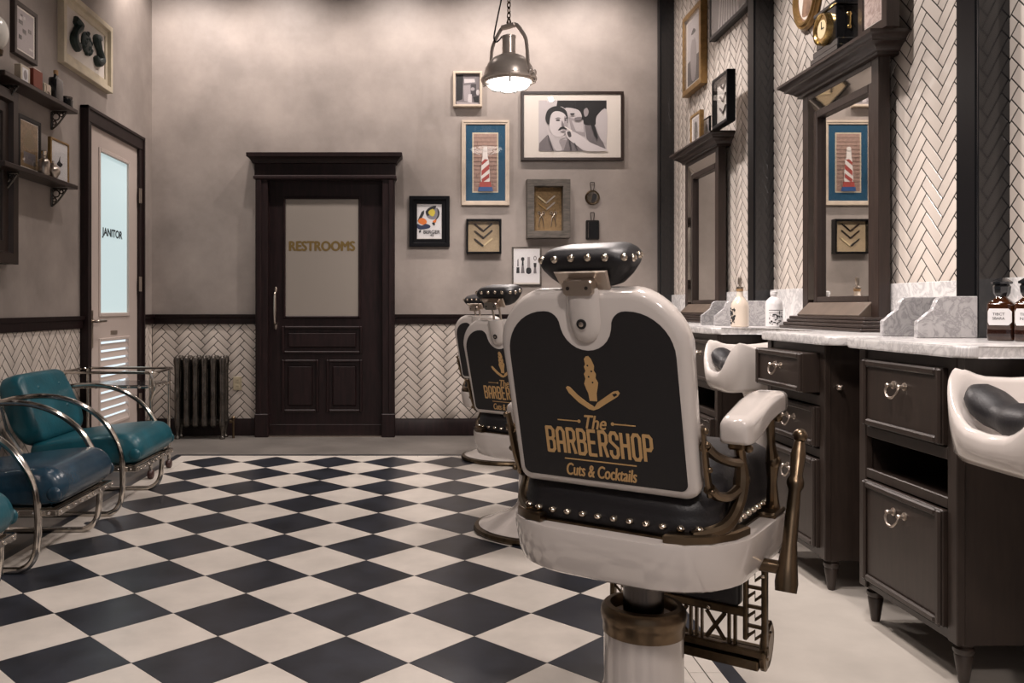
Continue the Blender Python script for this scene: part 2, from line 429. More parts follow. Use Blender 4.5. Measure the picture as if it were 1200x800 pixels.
for x0, x1, z0, z1 in ((gx0 - .025, gx0, lz0 - .025, lz1 + .025), (gx1, gx1 + .025, lz0 - .025, lz1 + .025), (gx0, gx1, lz1, lz1 + .025), (gx0, gx1, lz0 - .025, lz0)): b.box(x0, x1, -.03, -.02, z0, z1, bev=.004)
leaf = part('door_leaf', b, D1)
part('frosted_pane', mb('lit_glass').box(gx0, gx1, -.012, -.004, gz0, gz1), leaf, label='bluish frosted glass lit from behind')
b = mb('janitor_paint'); n = 10
for q in range(n):
    z = lz0 + (q + .5) * (lz1 - lz0) / n
    b.loft([[(gx0, -.026, z - .030), (gx0, -.020, z - .032), (gx0, -.003, z + .010), (gx0, -.009, z + .012)], [(gx1, -.026, z - .030), (gx1, -.020, z - .032), (gx1, -.003, z + .010), (gx1, -.009, z + .012)]])
part('louver', b, leaf)
part('louver_opening', mb('lit_gap').box(gx0, gx1, -.002, -.0005, lz0, lz1), leaf, label='daylight behind the louver slats')
part('lettering', mb('ink').text('JANITOR', -.02, 1.66, .40, .075, -.0135, bold=.06), leaf)
b = mb('steel').box(-.475, -.425, -.03, -.022, .82, 1.09, bev=.003)
b.tube(spline([(-.45, -.028, 1.01), (-.45, -.065, 1.01), (-.435, -.075, 1.01), (-.36, -.075, 1.012), (-.30, -.07, 1.012)], 5), [.011] * 11 + [.010] * 10, 10)
part('door_handle', b, leaf)
part('small_plate', mb('steel').box(-.08, .05, -.025, -.021, .905, .935, bev=.001), leaf)
for z in (.35, 1.3, 2.02): part('hinge', mb('steel').cyl((W + .004, -.05, z - .06), (W + .004, -.05, z + .06), .011).box(W - .02, W + .03, -.05, -.046, z - .06, z + .06), D1)

# ------------------------------------------------------------------ restroom door (back wall)
D2 = thing('door_2', None, None, (-.9215, YB, 0), 0, kind='structure')
hw = (d2x1 - d2x0) / 2
b = mb('dark_wood')
for sg in (-1, 1):
    x0, x1 = sorted((sg * hw, sg * (hw - .105)))
    b.box(x0, x1, -.10, 0, 0, 2.22, bev=.004)
    xa, xb = sorted((sg * (hw - .012), sg * (hw - .05))); b.box(xa, xb, -.112, -.09, .2, 2.2, bev=.005)
    xa, xb = sorted((sg * (hw + .004), sg * (hw - .112))); b.box(xa, xb, -.118, 0, 0, .2, bev=.006)
b.box(-hw, hw, -.10, 0, 2.20, 2.30, bev=.003)
def steps(b, lst):                                   # stacked mouldings: (half width, projection, z)
    b.loft([[(-w, 0, z), (-w, -p, z), (w, -p, z), (w, 0, z)] for w, p, z in lst])
steps(b, [(hw + .004, .104, 2.205), (hw + .016, .116, 2.21), (hw + .016, .116, 2.23), (hw + .006, .106, 2.24), (hw + .006, .106, 2.335), (hw + .02, .12, 2.34), (hw + .026, .126, 2.355), (hw + .05, .15, 2.385), (hw + .064, .165, 2.392), (hw + .066, .167, 2.422), (hw + .06, .16, 2.427)])
part('casing', b, D2)
lw2 = hw - .105; lt = 2.2
px0, px1 = bk(335.5, 0)[0] + .9215, bk(420.5, 0)[0] + .9215; pz0, pz1 = bk(0, 370)[1], bk(0, 234)[1]
panels = [(-.385, .345, .79, .97), (-.385, -.085, .225, .655), (.05, .345, .225, .655)]
panels = [(bk(a, 0)[0] + .9215, bk(c, 0)[0] + .9215, bk(0, e)[1], bk(0, f)[1]) for a, c, f, e in ((334, 422, 385, 411), (334, 371, 424, 479), (386, 422, 424, 479))]
b = mb('dark_wood').box(-lw2, lw2, -.03, 0, .008, lt)
def moulding(b, x0, x1, z0, z1, y, w=.02, t=.014):
    for a0, a1, c0, c1 in ((x0 - w, x0, z0 - w, z1 + w), (x1, x1 + w, z0 - w, z1 + w), (x0, x1, z1, z1 + w), (x0, x1, z0 - w, z0)): b.box(a0, a1, y - t, y, c0, c1, bev=.006)
for p in panels:
    moulding(b, *p, -.028, .022, .022)
    b.box(p[0] + .03, p[1] - .03, -.042, -.028, p[2] + .03, p[3] - .03, bev=.01)
moulding(b, px0, px1, pz0, pz1, -.028, .02, .018)
b.box(-lw2, lw2, -.036, -.03, .008, .10, bev=.002)
leaf = part('door_leaf', b, D2)
part('frosted_pane', mb('frosted').box(px0, px1, -.034, -.028, pz0, pz1), leaf, label='taupe frosted glass')
tx0, tz1 = bk(340, 283); tx1, tz0 = bk(416, 294)
part('lettering', mb('gold_letters').text('RESTROOMS', (tx0 + tx1) / 2 + .9215, (tz0 + tz1) / 2, tx1 - tx0, tz1 - tz0, -.0352, bold=.07), leaf, label='dull gold capital letters')
hx = bk(324, 0)[0] + .9215; hz0, hz1 = bk(0, 382)[1], bk(0, 340)[1]
b = mb('steel').tube(spline([(hx, -.03, hz0 + .02), (hx, -.075, hz0 + .035), (hx, -.08, (hz0 + hz1) / 2), (hx, -.075, hz1 - .035), (hx, -.03, hz1 - .02)], 5), lerplist([.012, .010, .013, .010, .012], 21), 10)
b.ball((hx, -.035, hz0), (.013, .008, .03)).ball((hx, -.035, hz1), (.013, .008, .03)); part('door_handle', b, leaf)
part('threshold', mb('steel').box(-lw2, lw2, -.09, 0, 0, .008), D2)
# ------------------------------------------------------------------ barber chairs
STUD = {}
def stud_mesh(r, m='nail_head'):
    if (r, m) not in STUD: STUD[(r, m)] = mb(m).ball((0, 0, 0), (r, r, r * .75), 10, 6).mesh('stud')
    return STUD[(r, m)]
def plan(hw, y0, y1, rb, rf, z, s=1.0, dy=0):
    pts = rrect(-hw * s, hw * s, y0 * s + dy, y1 * s + dy, [rb * s, rb * s, rf * s, rf * s], 8)
    return [(x, y, z) for x, y in pts]
def oval_pts(n, a0=0): return [a0 + 2 * PI * k / n for k in range(n)]
def make_barber_chair(label, loc, yaw, lift, head):
    t = thing('barber_chair', label, 'barber chair', loc, -yaw, 'barber chairs in a row facing the mirrors')
    # --- pedestal
    b = mb('dark_bronze').lathe([(.29, .0), (.312, .004), (.322, .016), (.316, .030), (.28, .036)], seg=56); part('base_ring', b, t)
    b = mb('porcelain').lathe([(.288, .026), (.296, .036), (.28, .044), (.245, .054), (.20, .078), (.155, .094), (.122, .116), (.104, .145), (.098, .175), (.098, .31), (.098, .34), (.05, .34)], seg=56)
    ped = part('pedestal', b, t)
    cz = .0
    part('collar', mb('bronze').lathe([(.085, .295), (.1005, .298), (.1005, .318), (.103, .326), (.106, .342), (.104, .357), (.096, .366), (.082, .368), (.076, .358), (.074, .33)], seg=48), ped)
    part('piston', mb('dark_steel').cyl((0, 0, .33), (0, 0, .42 + lift), .050, seg=28), t)
    z = lift                                              # everything above moves with the piston
    # --- porcelain apron
    Z0, Z1 = .388 + z, .50 + z
    rings = [plan(.294, -.28, .255, .20, .05, Z0, .90), plan(.294, -.28, .255, .20, .05, Z0 + .006, .935), plan(.294, -.28, .255, .20, .05, Z0 + .03, .965), plan(.294, -.28, .255, .20, .05, Z1 - .012, 1), plan(.294, -.28, .255, .20, .05, Z1 - .003, .995), plan(.294, -.28, .255, .20, .05, Z1, .975)]
    ap = part('apron', mb('porcelain').loft(rings), t)
    part('apron_rim', mb('dark_bronze').loft([plan(.256, -.234, .262, .10, .05, Z1 - .004), plan(.256, -.234, .262, .10, .05, Z1 + .005), plan(.25, -.226, .258, .10, .05, Z1 + .006)]), ap)
    # --- seat cushion
    S = Z1
    def cr(zz, s, y0=-.226): return plan(.250, y0, .262, .10, .05, zz, s)
    rings = [cr(S + .002, .97), cr(S + .012, 1), cr(S + .045, 1), cr(S + .052, .985), cr(S + .058, .99), cr(S + .078, .985, -.22), cr(S + .098, .985, -.195), cr(S + .125, .985, -.16), cr(S + .150, .96, -.15), cr(S + .165, .88, -.14), cr(S + .172, .7, -.12), cr(S + .174, .3, -.1)]
    seat = part('seat_cushion', mb('black_leather').loft(rings), t, ang=60)
    per = rrect(-.252, .252, -.228, .264, [.10, .10, .05, .05], 5)
    L = [0]
    for i in range(len(per)): L.append(L[-1] + math.dist(per[i], per[(i + 1) % len(per)]))
    n = 48
    for q in range(n):
        sd = L[-1] * (q + .5) / n
        i = max(j for j in range(len(per)) if L[j] <= sd); f = (sd - L[i]) / max(1e-6, L[i + 1] - L[i]); a, c = per[i], per[(i + 1) % len(per)]
        x, y = a[0] + (c[0] - a[0]) * f, a[1] + (c[1] - a[1]) * f
        link('stud', stud_mesh(.0105), seat, (x, y, S + .028))
    # --- backrest, reclined
    T = math.radians(14)
    def local(name, b, parent=None, label=None, sub=0, ang=35):
        b.bm.transform(Matrix.Translation((0, -.205, .597 + z)) @ Matrix.Rotation(T, 4, 'X'))
        return part(name, b, parent or t, label=label, sub=sub, ang=ang)
    Hb = .478; hw = .231
    outer = rrect(-hw + .012, hw - .012, 0, Hb - .03, [.03, .03, .105, .105], 12)
    def arch(p):
        x, v = p; k = max(0, (v - .2) / (Hb - .23)); return (x * (1 + .05 * math.sin(min(1, v / Hb) * PI)), v + .03 * k * max(0, 1 - (x / hw) ** 2))
    outer = [arch(p) for p in outer]
    ctr = (0, Hb * .5)
    def ring(sc, y): return [(p[0] * (1 - sc / hw), y, ctr[1] + (p[1] - ctr[1]) * (1 - sc / (Hb / 2))) for p in outer]
    b = mb('porcelain').loft([ring(.022, .028), ring(.006, .022), ring(0, .008), ring(0, -.012), ring(.003, -.022), ring(.010, -.029), ring(.020, -.032)])
    shell = local('back_shell', b, ang=50)
    # dark leather panel with the U shaped notch under the head rest boss
    pw = hw - .031; pv0, pv1 = .024, .425
    pan = rrect(-pw, pw, pv0, pv1, [.018, .018, .10, .10], 10)
    right = [p for p in pan if p[0] > 0 and p[1] < pv1 - .001]; left = [p for p in pan if p[0] < 0 and p[1] < pv1 - .001]
    nw, nv = .062, .335
    rb_ = [p for p in right if p[1] <= .2]; rt_ = sorted([p for p in right if p[1] > .2], key=lambda p: math.atan2(p[1] - .32, p[0]))
    Rside = rb_ + rt_ + [(.098, pv1)]
    notchR = [(nw + .034 - .034 * math.sin(PI / 2 * q / 6), pv1 - .034 * (1 - math.cos(PI / 2 * q / 6))) for q in range(1, 7)]
    notch = [(nw * math.cos(a), nv + .062 + nw * 1.0 * math.sin(a)) for a in [-PI * q / 14 for q in range(1, 14)]]
    Lside = [(-x, y) for x, y in reversed(Rside)]
    notchL = [(-x, y) for x, y in reversed(notchR)]
    poly = Rside + notchR + notch + notchL + Lside
    def pring(sc, y): return [(p[0] * (1 - sc / pw), y, .23 + (p[1] - .23) * (1 - sc / .2)) for p in poly]
    b = mb('panel_leather').prism(poly, -.0335, -.030)
    panel = local('back_panel', b, shell)
    b = mb('porcelain')                                     # raised boss
    prof = [(-.040, -.030), (-.033, -.041), (-.02, -.047), (0, -.0485), (.02, -.047), (.033, -.041), (.040, -.030)]
    rings = []
    for v, k in ((.355, .35), (.362, .62), (.378, .85), (.40, .98), (.43, 1), (Hb - .012, 1), (Hb - .002, .95)): rings.append([(x * k, y if y > -.0301 else -.030 + (y + .030) * k, v) for x, y in prof] + [(.03 * k, -.02, v), (-.03 * k, -.02, v)])
    b.loft(rings); boss = local('boss', b, shell, ang=60)
    b = mb('ink').lathe([(.011, .0), (.0115, .003), (.008, .0035)], (0, -.0475, .400), 20, 'y').use('steel').lathe([(.0055, .0), (.0055, .004), (.003, .0055)], (0, -.0485, .400), 14, 'y')
    local('bolt', b, boss)
    # gold artwork
    y = -.0336; yo = y - .0008
    b = mb('gold_paint')
    def ql(pts): b.prism(pts, yo, y + .0004)
    hs = [(-.008, .218), (.010, .218), (.0105, .236), (.0145, .25), (.017, .262), (.012, .272), (.014, .282), (.0095, .290), (.0115, .300), (.006, .316), (0, .323), (-.006, .322), (-.011, .316), (-.0095, .304), (-.013, .298), (-.0105, .288), (-.015, .281), (-.0125, .270), (-.017, .258), (-.0135, .246), (-.0095, .236)]
    ql(hs)
    rz = [(-.001, .196), (-.012, .198), (-.036, .213), (-.058, .234), (-.064, .246), (-.060, .250), (-.054, .248), (-.036, .230), (-.018, .216), (.002, .204)]
    ql(rz)
    bl = [(.002, .204), (.010, .215), (.050, .243), (.062, .246), (.066, .240), (.060, .232), (.03, .213), (.012, .201), (-.001, .196)]
    ql(bl)
    b.use('panel_leather').prism([(.048, .237), (.057, .240), (.060, .236), (.052, .231)], yo - .0004, yo + .0001).use('gold_paint')
    for q in range(4): b.use('panel_leather').prism(ell(0.004 * (-1) ** q, .262 + q * .013, .0022, .0022, 8), yo - .0004, yo + .0001)
    b.use('gold_paint')
    b.text('The', 0, .167, .052, .032, yo, bold=.03, shear=.35)
    for sg in (-1, 1):
        ql([(sg * .040, .1655), (sg * .095, .1655), (sg * .095, .168), (sg * .040, .168)]); ql(ell(sg * .041, .1668, .004, .004, 10))
    block_text(b, 'BARBERSHOP', 0, .117, .262, .066, yo)
    ql([(-.088, .071), (.088, .071), (.088, .0738), (-.088, .0738)])
    b.text('Cuts & Cocktails', 0, .047, .172, .030, yo, bold=.035, shear=.3)
    local('gold_artwork', b, panel)
    # leather cushion on the sitter's side
    b = mb('black_leather').loft([ring(.030, .020), ring(.020, .03), ring(.022, .06), ring(.05, .078), ring(.12, .085)]); local('back_cushion', b, shell, ang=60)
    # --- head rest
    hz = Hb + .034 + head
    b = mb('black_leather')
    prof = []                                               # section: x half width over height
    rows = [(-.046, .058, .026), (-.040, .074, .034), (-.022, .092, .044), (.0, .106, .053), (.012, .110, .056), (.022, .110, .057), (.033, .104, .052), (.041, .094, .042), (.043, .06, .02)]
    def hr(v, w, dd): return [(x, yy + .03, hz + v + .006 * (1 - (x / .11) ** 2)) for x, yy in rrect(-w, w, -dd, dd, min(dd * .9, .035), 6)]
    b.loft([hr(*r) for r in rows]); hd = local('headrest', b, ang=60)
    for x in (-.098, -.060, -.020, .020, .060, .098):
        s_ = link('stud', stud_mesh(.0090), hd)
        s_.location = (Matrix.Translation((0, -.205, .597 + z)) @ Matrix.Rotation(T, 4, 'X')) @ Vector((x, -.0265 + (.012 if abs(x) > .09 else 0), hz + .025 + .005 * (1 - (x / .11) ** 2))); s_.rotation_euler = (PI / 2 + T, 0, 0)
    for sg in (-1, 1):
        for yy in (.01, .045):
            s_ = link('stud', stud_mesh(.0090), hd)
            s_.location = (Matrix.Translation((0, -.205, .597 + z)) @ Matrix.Rotation(T, 4, 'X')) @ Vector((sg * .110, yy, hz + .020)); s_.rotation_euler = (0, PI / 2 * sg, 0)
    b = mb('steel')
    b.loft([[(-.064, -.029, hz + .002), (.064, -.029, hz + .002), (.062, -.012, hz - .045), (-.054, -.012, hz - .045)], [(-.060, -.033, hz - .001), (.060, -.033, hz - .001), (.059, -.018, hz - .043), (-.051, -.018, hz - .043)]])
    b.prism(rrect(-.034, .034, hz - .048, hz - .014, .005), -.052, -.025, bev=.003)
    br = local('headrest_bracket', b, hd)
    b = mb('dark_steel')
    for sg in (-1, 1): b.lathe([(.004, 0), (.004, .0015)], (sg * .022, -.0525, hz - .031), 12, 'y')
    local('bracket_screw', b, br)
    b = mb('steel')
    for sg in (-1, 1): b.cyl((sg * .02, -.012, Hb - .05), (sg * .02, -.012, hz - .02), .0055)
    local('headrest_post', b)
    # --- arms
    for sg in (-1, 1):
        Rz = lambda v: v + z
        b = mb('porcelain')
        rings = []
        for yy, zc, w, h in ((-.165, .742, .026, .022), (-.160, .742, .031, .030), (-.13, .745, .036, .034), (-.07, .757, .038, .033), (-.01, .772, .038, .029), (.06, .782, .038, .028), (.12, .784, .037, .028), (.16, .783, .034, .025), (.172, .783, .026, .018)):
            ring2 = rrect(-w, w, -h, h * .85, [.008, .008, h * .6, h * .6], 4)
            rings.append([(sg * .272 + x, yy, Rz(zc + v)) for x, v in ring2])
        arm = part('armrest', b.loft(rings), t, ang=60)
        b = mb('bronze')
        foot = [(sg * .150, -.262), (sg * .195, -.250), (sg * .240, -.212), (sg * .272, -.150), (sg * .284, -.080), (sg * .256, -.075), (sg * .244, -.130), (sg * .214, -.180), (sg * .18, -.212), (sg * .150, -.228)]
        b.prism(foot, Rz(.498), Rz(.520), 'xy', bev=.004)
        P = spline([(sg * .200, -.222, Rz(.512)), (sg * .250, -.165, Rz(.528)), (sg * .266, -.115, Rz(.57)), (sg * .270, -.10, Rz(.625)), (sg * .270, -.105, Rz(.67)), (sg * .270, -.125, Rz(.72))], 6)
        b.tube(P, lerplist([.014, .016, .015, .018, .012, .013], len(P)), 10)
        b.ball((sg * .272, -.098, Rz(.625)), (.017, .017, .020)); b.box(sg * .252, sg * .288, -.145, -.10, Rz(.697), Rz(.714), bev=.004)
        b.ball((sg * .292, -.122, Rz(.70)), .010)
        # cast web that ties the post to the back
        b.tube(spline([(sg * .268, -.105, Rz(.665)), (sg * .258, -.15, Rz(.672)), (sg * .244, -.20, Rz(.690)), (sg * .236, -.245, Rz(.715))], 5), lerplist([.013, .011, .011, .014], 16), 8)
        b.tube(spline([(sg * .268, -.10, Rz(.61)), (sg * .258, -.145, Rz(.595)), (sg * .244, -.185, Rz(.600)), (sg * .234, -.212, Rz(.620))], 5), lerplist([.013, .011, .011, .014], 16), 8)
        b.tube(spline([(sg * .234, -.205, Rz(.605)), (sg * .236, -.235, Rz(.67)), (sg * .238, -.262, Rz(.755))], 5), lerplist([.012, .012, .008], 11), 8, flat=.6)
        for vv in (.615, .665, .72, .75): b.ball((sg * .243, -.218 - (vv - .61) * .32, Rz(vv)), .0075, 8, 6)
        part('arm_bracket', b, t)
        b = mb('bronze')
        b.box(sg * .24, sg * .292, .10, .20, Rz(.498), Rz(.512), bev=.004)
        P = spline([(sg * .262, .175, Rz(.505)), (sg * .268, .165, Rz(.53)), (sg * .272, .15, Rz(.58)), (sg * .274, .145, Rz(.63)), (sg * .274, .13, Rz(.68)), (sg * .274, .12, Rz(.75))], 6)
        b.tube(P, lerplist([.026, .016, .011, .017, .010, .012], len(P)), 10)
        b.ball((sg * .276, .145, Rz(.632)), (.018, .018, .020)); b.ball((sg * .292, .122, Rz(.742)), .011)
        part('arm_post', b, t)
    # --- lever
    b = mb('bronze')
    b.tube([(.23, .035, Rz(.405)), (.345, .035, Rz(.405))], .016, 12)
    P = [Vector(p) for p in ((.335, .020, Rz(.355)), (.335, .026, Rz(.375)), (.335, .035, Rz(.405)), (.335, .055, Rz(.46)), (.336, .075, Rz(.52)), (.337, .095, Rz(.575)), (.337, .099, Rz(.586)), (.337, .103, Rz(.597)), (.338, .108, Rz(.61)), (.338, .125, Rz(.655)), (.339, .136, Rz(.685)))]
    b.tube(P, [.024, .026, .023, .017, .016, .014, .020, .020, .014, .018, .013], 12)
    b.ball((.339, .142, Rz(.70)), .0175)
    part('lever', b, t)
    # --- foot rest hanging at the front
    fr = mb('dark_bronze')
    y0 = .30
    for sg in (-1, 1):
        fr.box(sg * .222, sg * .208, y0 - .012, y0 + .012, Rz(.10), Rz(.40), bev=.004)
        fr.box(sg * .172, sg * .160, y0 - .01, y0 + .01, Rz(.12), Rz(.40), bev=.003)
        for q in range(5):
            za = Rz(.125 + q * .052)
            fr.tube([(sg * .165, y0, za), (sg * .19, y0, za + .022), (sg * .19, y0, za), (sg * .215, y0, za + .022)], .0045, 6)
            fr.box(sg * .165, sg * .215, y0 - .005, y0 + .005, za + .03, za + .038)
        fr.tube(spline([(sg * .215, y0, Rz(.11)), (sg * .212, y0 + .01, Rz(.085)), (sg * .19, y0 + .02, Rz(.078))], 4), .010, 8)
    fr.box(-.165, .165, y0 - .008, y0 + .008, Rz(.18), Rz(.205), bev=.004); fr.box(-.215, .215, y0 - .014, y0 + .014, Rz(.078), Rz(.10), bev=.004)
    for q in range(3):
        xa = -.15 + q * .105
        for a, c in (((xa, .105), (xa + .05, .178)), ((xa, .178), (xa + .05, .105))): fr.tube([(a[0], y0, Rz(a[1])), (c[0], y0, Rz(c[1]))], .006, 6)
        for e in (.062, .078): fr.box(xa + e - .004, xa + e + .004, y0 - .005, y0 + .005, Rz(.10), Rz(.182))
        if q < 2: fr.box(xa + .09, xa + .096, y0 - .005, y0 + .005, Rz(.10), Rz(.182))
    frm = part('footrest_frame', fr, t)
    b = mb('black_leather').box(-.152, .152, y0 - .012, y0 + .03, Rz(.205), Rz(.395), bev=.012, seg=3); part('calf_pad', b, frm)
    for x in (-.213, -.05, .07, .213):
        zz = .19 if abs(x) < .2 else .30
        link('rivet', stud_mesh(.0055), frm, (x, y0 - .014, Rz(zz)), (PI / 2, 0, 0))
    b = mb('dark_bronze')
    b.prism([(y0 - .012, Rz(.045)), (y0 - .012, Rz(.07)), (y0 + .075, Rz(.085)), (y0 + .08, Rz(.07)), (y0 + .0, Rz(.04))], -.20, .20, 'yz', bev=.004)
    for q in range(3): b.box(-.19, .19, y0 + .005 + q * .022, y0 + .013 + q * .022, Rz(.070 + q * .0035), Rz(.080 + q * .0035))
    part('foot_plate', b, frm)
    for sg in (-1, 1):
        b = mb('bronze')
        b.loft([[(sg * xx, y0 + .04 + .045 * k * math.cos(a) + .3 * .06 * k * math.sin(a), Rz(.10) + .062 * k * math.sin(a)) for a in oval_pts(24)] for xx, k in ((.200, .9), (.203, 1), (.214, 1), (.218, .85), (.216, .75), (.216, .6), (.220, .55), (.220, .1))])
        part('footrest_end', b, frm)
    return t
make_barber_chair('nearest white porcelain barber chair, gold lettering fully readable on its black back', (.53, 2.145, 0), math.radians(36), .10, 0)
make_barber_chair('middle white barber chair, its black back half hidden behind the nearest chair', (.525, 4.237, 0), math.radians(42), 0, .065)
make_barber_chair('farthest white barber chair, mostly hidden, in front of the tiled back wall', (.53, 6.25, 0), math.radians(40), 0, .05)
# ------------------------------------------------------------------ vanity cabinets, marble counters, basins, mirrors (right wall)
RW = -PI / 2                                           # local -y faces the room, +x comes towards the camera
CFX, CH = 1.53, 1.0
def pull(parent, x, z, y=0, m='steel'):
    b = mb(m)
    for sg in (-1, 1):
        b.lathe([(.0135, 0), (.013, .004), (.007, .007), (.0055, .018), (.008, .022), (.006, .027)], (x + sg * .033, y, z), 14, 'y')
    b.tube(spline([(x - .033, y - .02, z), (x - .036, y - .026, z - .016), (x - .018, y - .03, z - .034), (x, y - .03, z - .038), (x + .018, y - .03, z - .034), (x + .036, y - .026, z - .016), (x + .033, y - .02, z)], 4), .0042, 8)
    return part('handle', b, parent)
def front(name, parent, x0, x1, z0, z1, y=0, hz=None, deep=0):
    b = mb('cabinet_wood')
    b.box(x0, x1, y - .018, y + .012 + deep, z0, z1, bev=.004)
    w = .026
    for a0, a1, c0, c1 in ((x0, x0 + w, z0, z1), (x1 - w, x1, z0, z1), (x0 + w, x1 - w, z1 - w, z1), (x0 + w, x1 - w, z0, z0 + w)): b.box(a0, a1, y - .028, y - .016, c0, c1, bev=.007)
    o = part(name, b, parent)
    if hz is not None: pull(o, (x0 + x1) / 2, hz, y - .018)
    return o
def cabinet(label, yc, kind, w=.56):
    t = thing('vanity_cabinet', label, 'cabinet', (CFX, yc, 0), RW, 'dark wood vanity cabinets')
    h = w / 2; zb, zt, D = .125, .965, XR - CFX - .025
    b = mb('cabinet_wood')
    b.box(-h, -h + .03, 0, D, zb, zt).box(h - .03, h, 0, D, zb, zt).box(-h + .03, h - .03, D - .02, D, zb, zt).box(-h + .03, h - .03, .004, D - .02, zb, zb + .03).box(-h + .03, h - .03, 0, D - .02, zt - .05, zt)
    b.box(-h - .004, -h + .042, -.006, .02, zb, zt, bev=.003).box(h - .042, h + .004, -.006, .02, zb, zt, bev=.003)
    if kind == 'niche': bars = [(.525, .535), (.672, .684)]
    else: bars = [(.528, .54), (.735, .752)]
    for z0, z1 in bars: b.box(-h + .03, h - .03, 0, D - .02, z0, z1)
    b.box(-h + .042, h - .042, -.004, .012, bars[0][0] - .012, bars[0][1] + .012, bev=.003).box(-h + .042, h - .042, -.004, .012, bars[1][0] - .014, bars[1][1] + .012, bev=.003)
    part('carcass', b, t)
    x0, x1 = -h + .048, h - .048
    if kind == 'niche':
        front('drawer', t, x0, x1, .70, .93, 0, .855)
        front('cabinet_door', t, x0, x1, zb + .035, .508, 0, .44)
    else:
        dr = front('drawer', t, x0, x1, .772, .93, -.055, .868, .05)
        b = mb('steel').lathe([(.013, 0), (.011, .006), (.006, .01), (.010, .02), (.004, .024)], (h + .004, .05, .80), 14, 'x'); part('side_knob', b, t)
        front('drawer', t, x0, x1, .558, .718, 0, .655)
        front('cabinet_door', t, x0, x1, zb + .035, .510, 0, .44)
    for sx in (-1, 1):
        for yy in (.035, D - .035):
            part('leg', mb('cabinet_wood').lathe([(.012, 0), (.015, .01), (.026, .085), (.024, .09), (.029, .098), (.029, .108), (.022, .113), (.030, .122), (.030, .128)], (sx * (h - .03), yy, 0), 20), t)
    return t
cabinet('nearest dark vanity cabinet at the right, open niche below its wide drawer', 2.765, 'niche')
cabinet('dark vanity cabinet with three stacked fronts, behind the nearest barber chair lever', 3.60, 'three')
cabinet('dark vanity cabinet with niche, partly hidden beyond the middle white basin', 4.85, 'niche')

def wall_r_pts(pts): return pts
def scallop(L, H=.15):
    return [(0, 0), (0, .058), (.006, .064), (.030, .076), (.050, .092), (.058, .104), (.063, .107), (.064, .122), (.070, .138), (.082, .147), (.098, H), (L, H), (L, 0)]
def counter(label, y0, y1, c0, c1, s0=None, s1=None, xs=1.49, deep=1.80):
    t = thing('marble_counter', label, 'counter', (0, 0, 0))
    z0, z1 = CH - .034, CH
    # U shaped slab: deep over the cabinets, shallow behind the basin
    r = .045
    def corner(cx, cy, a0, a1, rr=r, n=6): return [(cx + rr * math.cos(a0 + (a1 - a0) * k / n), cy + rr * math.sin(a0 + (a1 - a0) * k / n)) for k in range(n + 1)]
    P = [(XR - .004, y0)]
    if y0 < c0: P += corner(xs + r, y0 + r, 1.5 * PI, PI)
    if c0 is not None:
        if y0 < c0: P += corner(xs + r, c0 - r, PI, .5 * PI)
        P += [(deep - .08, c0)] if y0 < c0 else []
        P += [(deep, c0 + .08), (deep, c1 - .08), (deep - .08, c1)]
        P += corner(xs + r, c1 + r, 1.5 * PI, PI)
    P += corner(xs + r, y1 - r, PI, .5 * PI) + [(XR - .004, y1)]
    b = mb('marble').prism(P, z0, z1, 'xy', bev=.007, seg=3); part('slab', b, t)
    def side(ya, yb, x0):
        part('side_splash', mb('marble_grey').prism([(x0 + u, CH + v) for u, v in scallop(XR - x0 - .03)], ya, yb, 'xz', bev=.003), t)
    for s in (s0, s1):
        if s: side(*s)
    return t
def backstrip(t, ya, yb, e0=False, e1=False, H=.215):
    part('back_splash', mb('marble').box(XR - .028, XR - .0065, ya, yb, CH, CH + H, bev=.002), t)
K0 = counter('nearest white marble counter at the right edge carrying the amber apothecary bottles', 1.45, 3.10, 1.72, 2.40, None, (3.055, 3.078, 1.735))
backstrip(K0, 1.45, 3.045)
K1 = counter('white marble counter around the middle basin below the large mirror', 3.20, 5.145, 3.90, 4.54, (3.222, 3.245, 1.70), (5.10, 5.123, 1.685))
backstrip(K1, 3.185, 5.155)
K2 = counter('farthest white marble counter below the smaller looking mirror in the back corner', 5.295, 7.28, 6.0, 6.6, (5.32, 5.343, 1.675), None)
backstrip(K2, 5.285, 7.285)
# far station below, glimpsed between chairs
cabinet('one of the farthest dark vanity cabinets, hidden by the barber chairs', 5.70, 'three')
cabinet('one of the farthest dark vanity cabinets, hidden by the barber chairs', 6.92, 'niche')

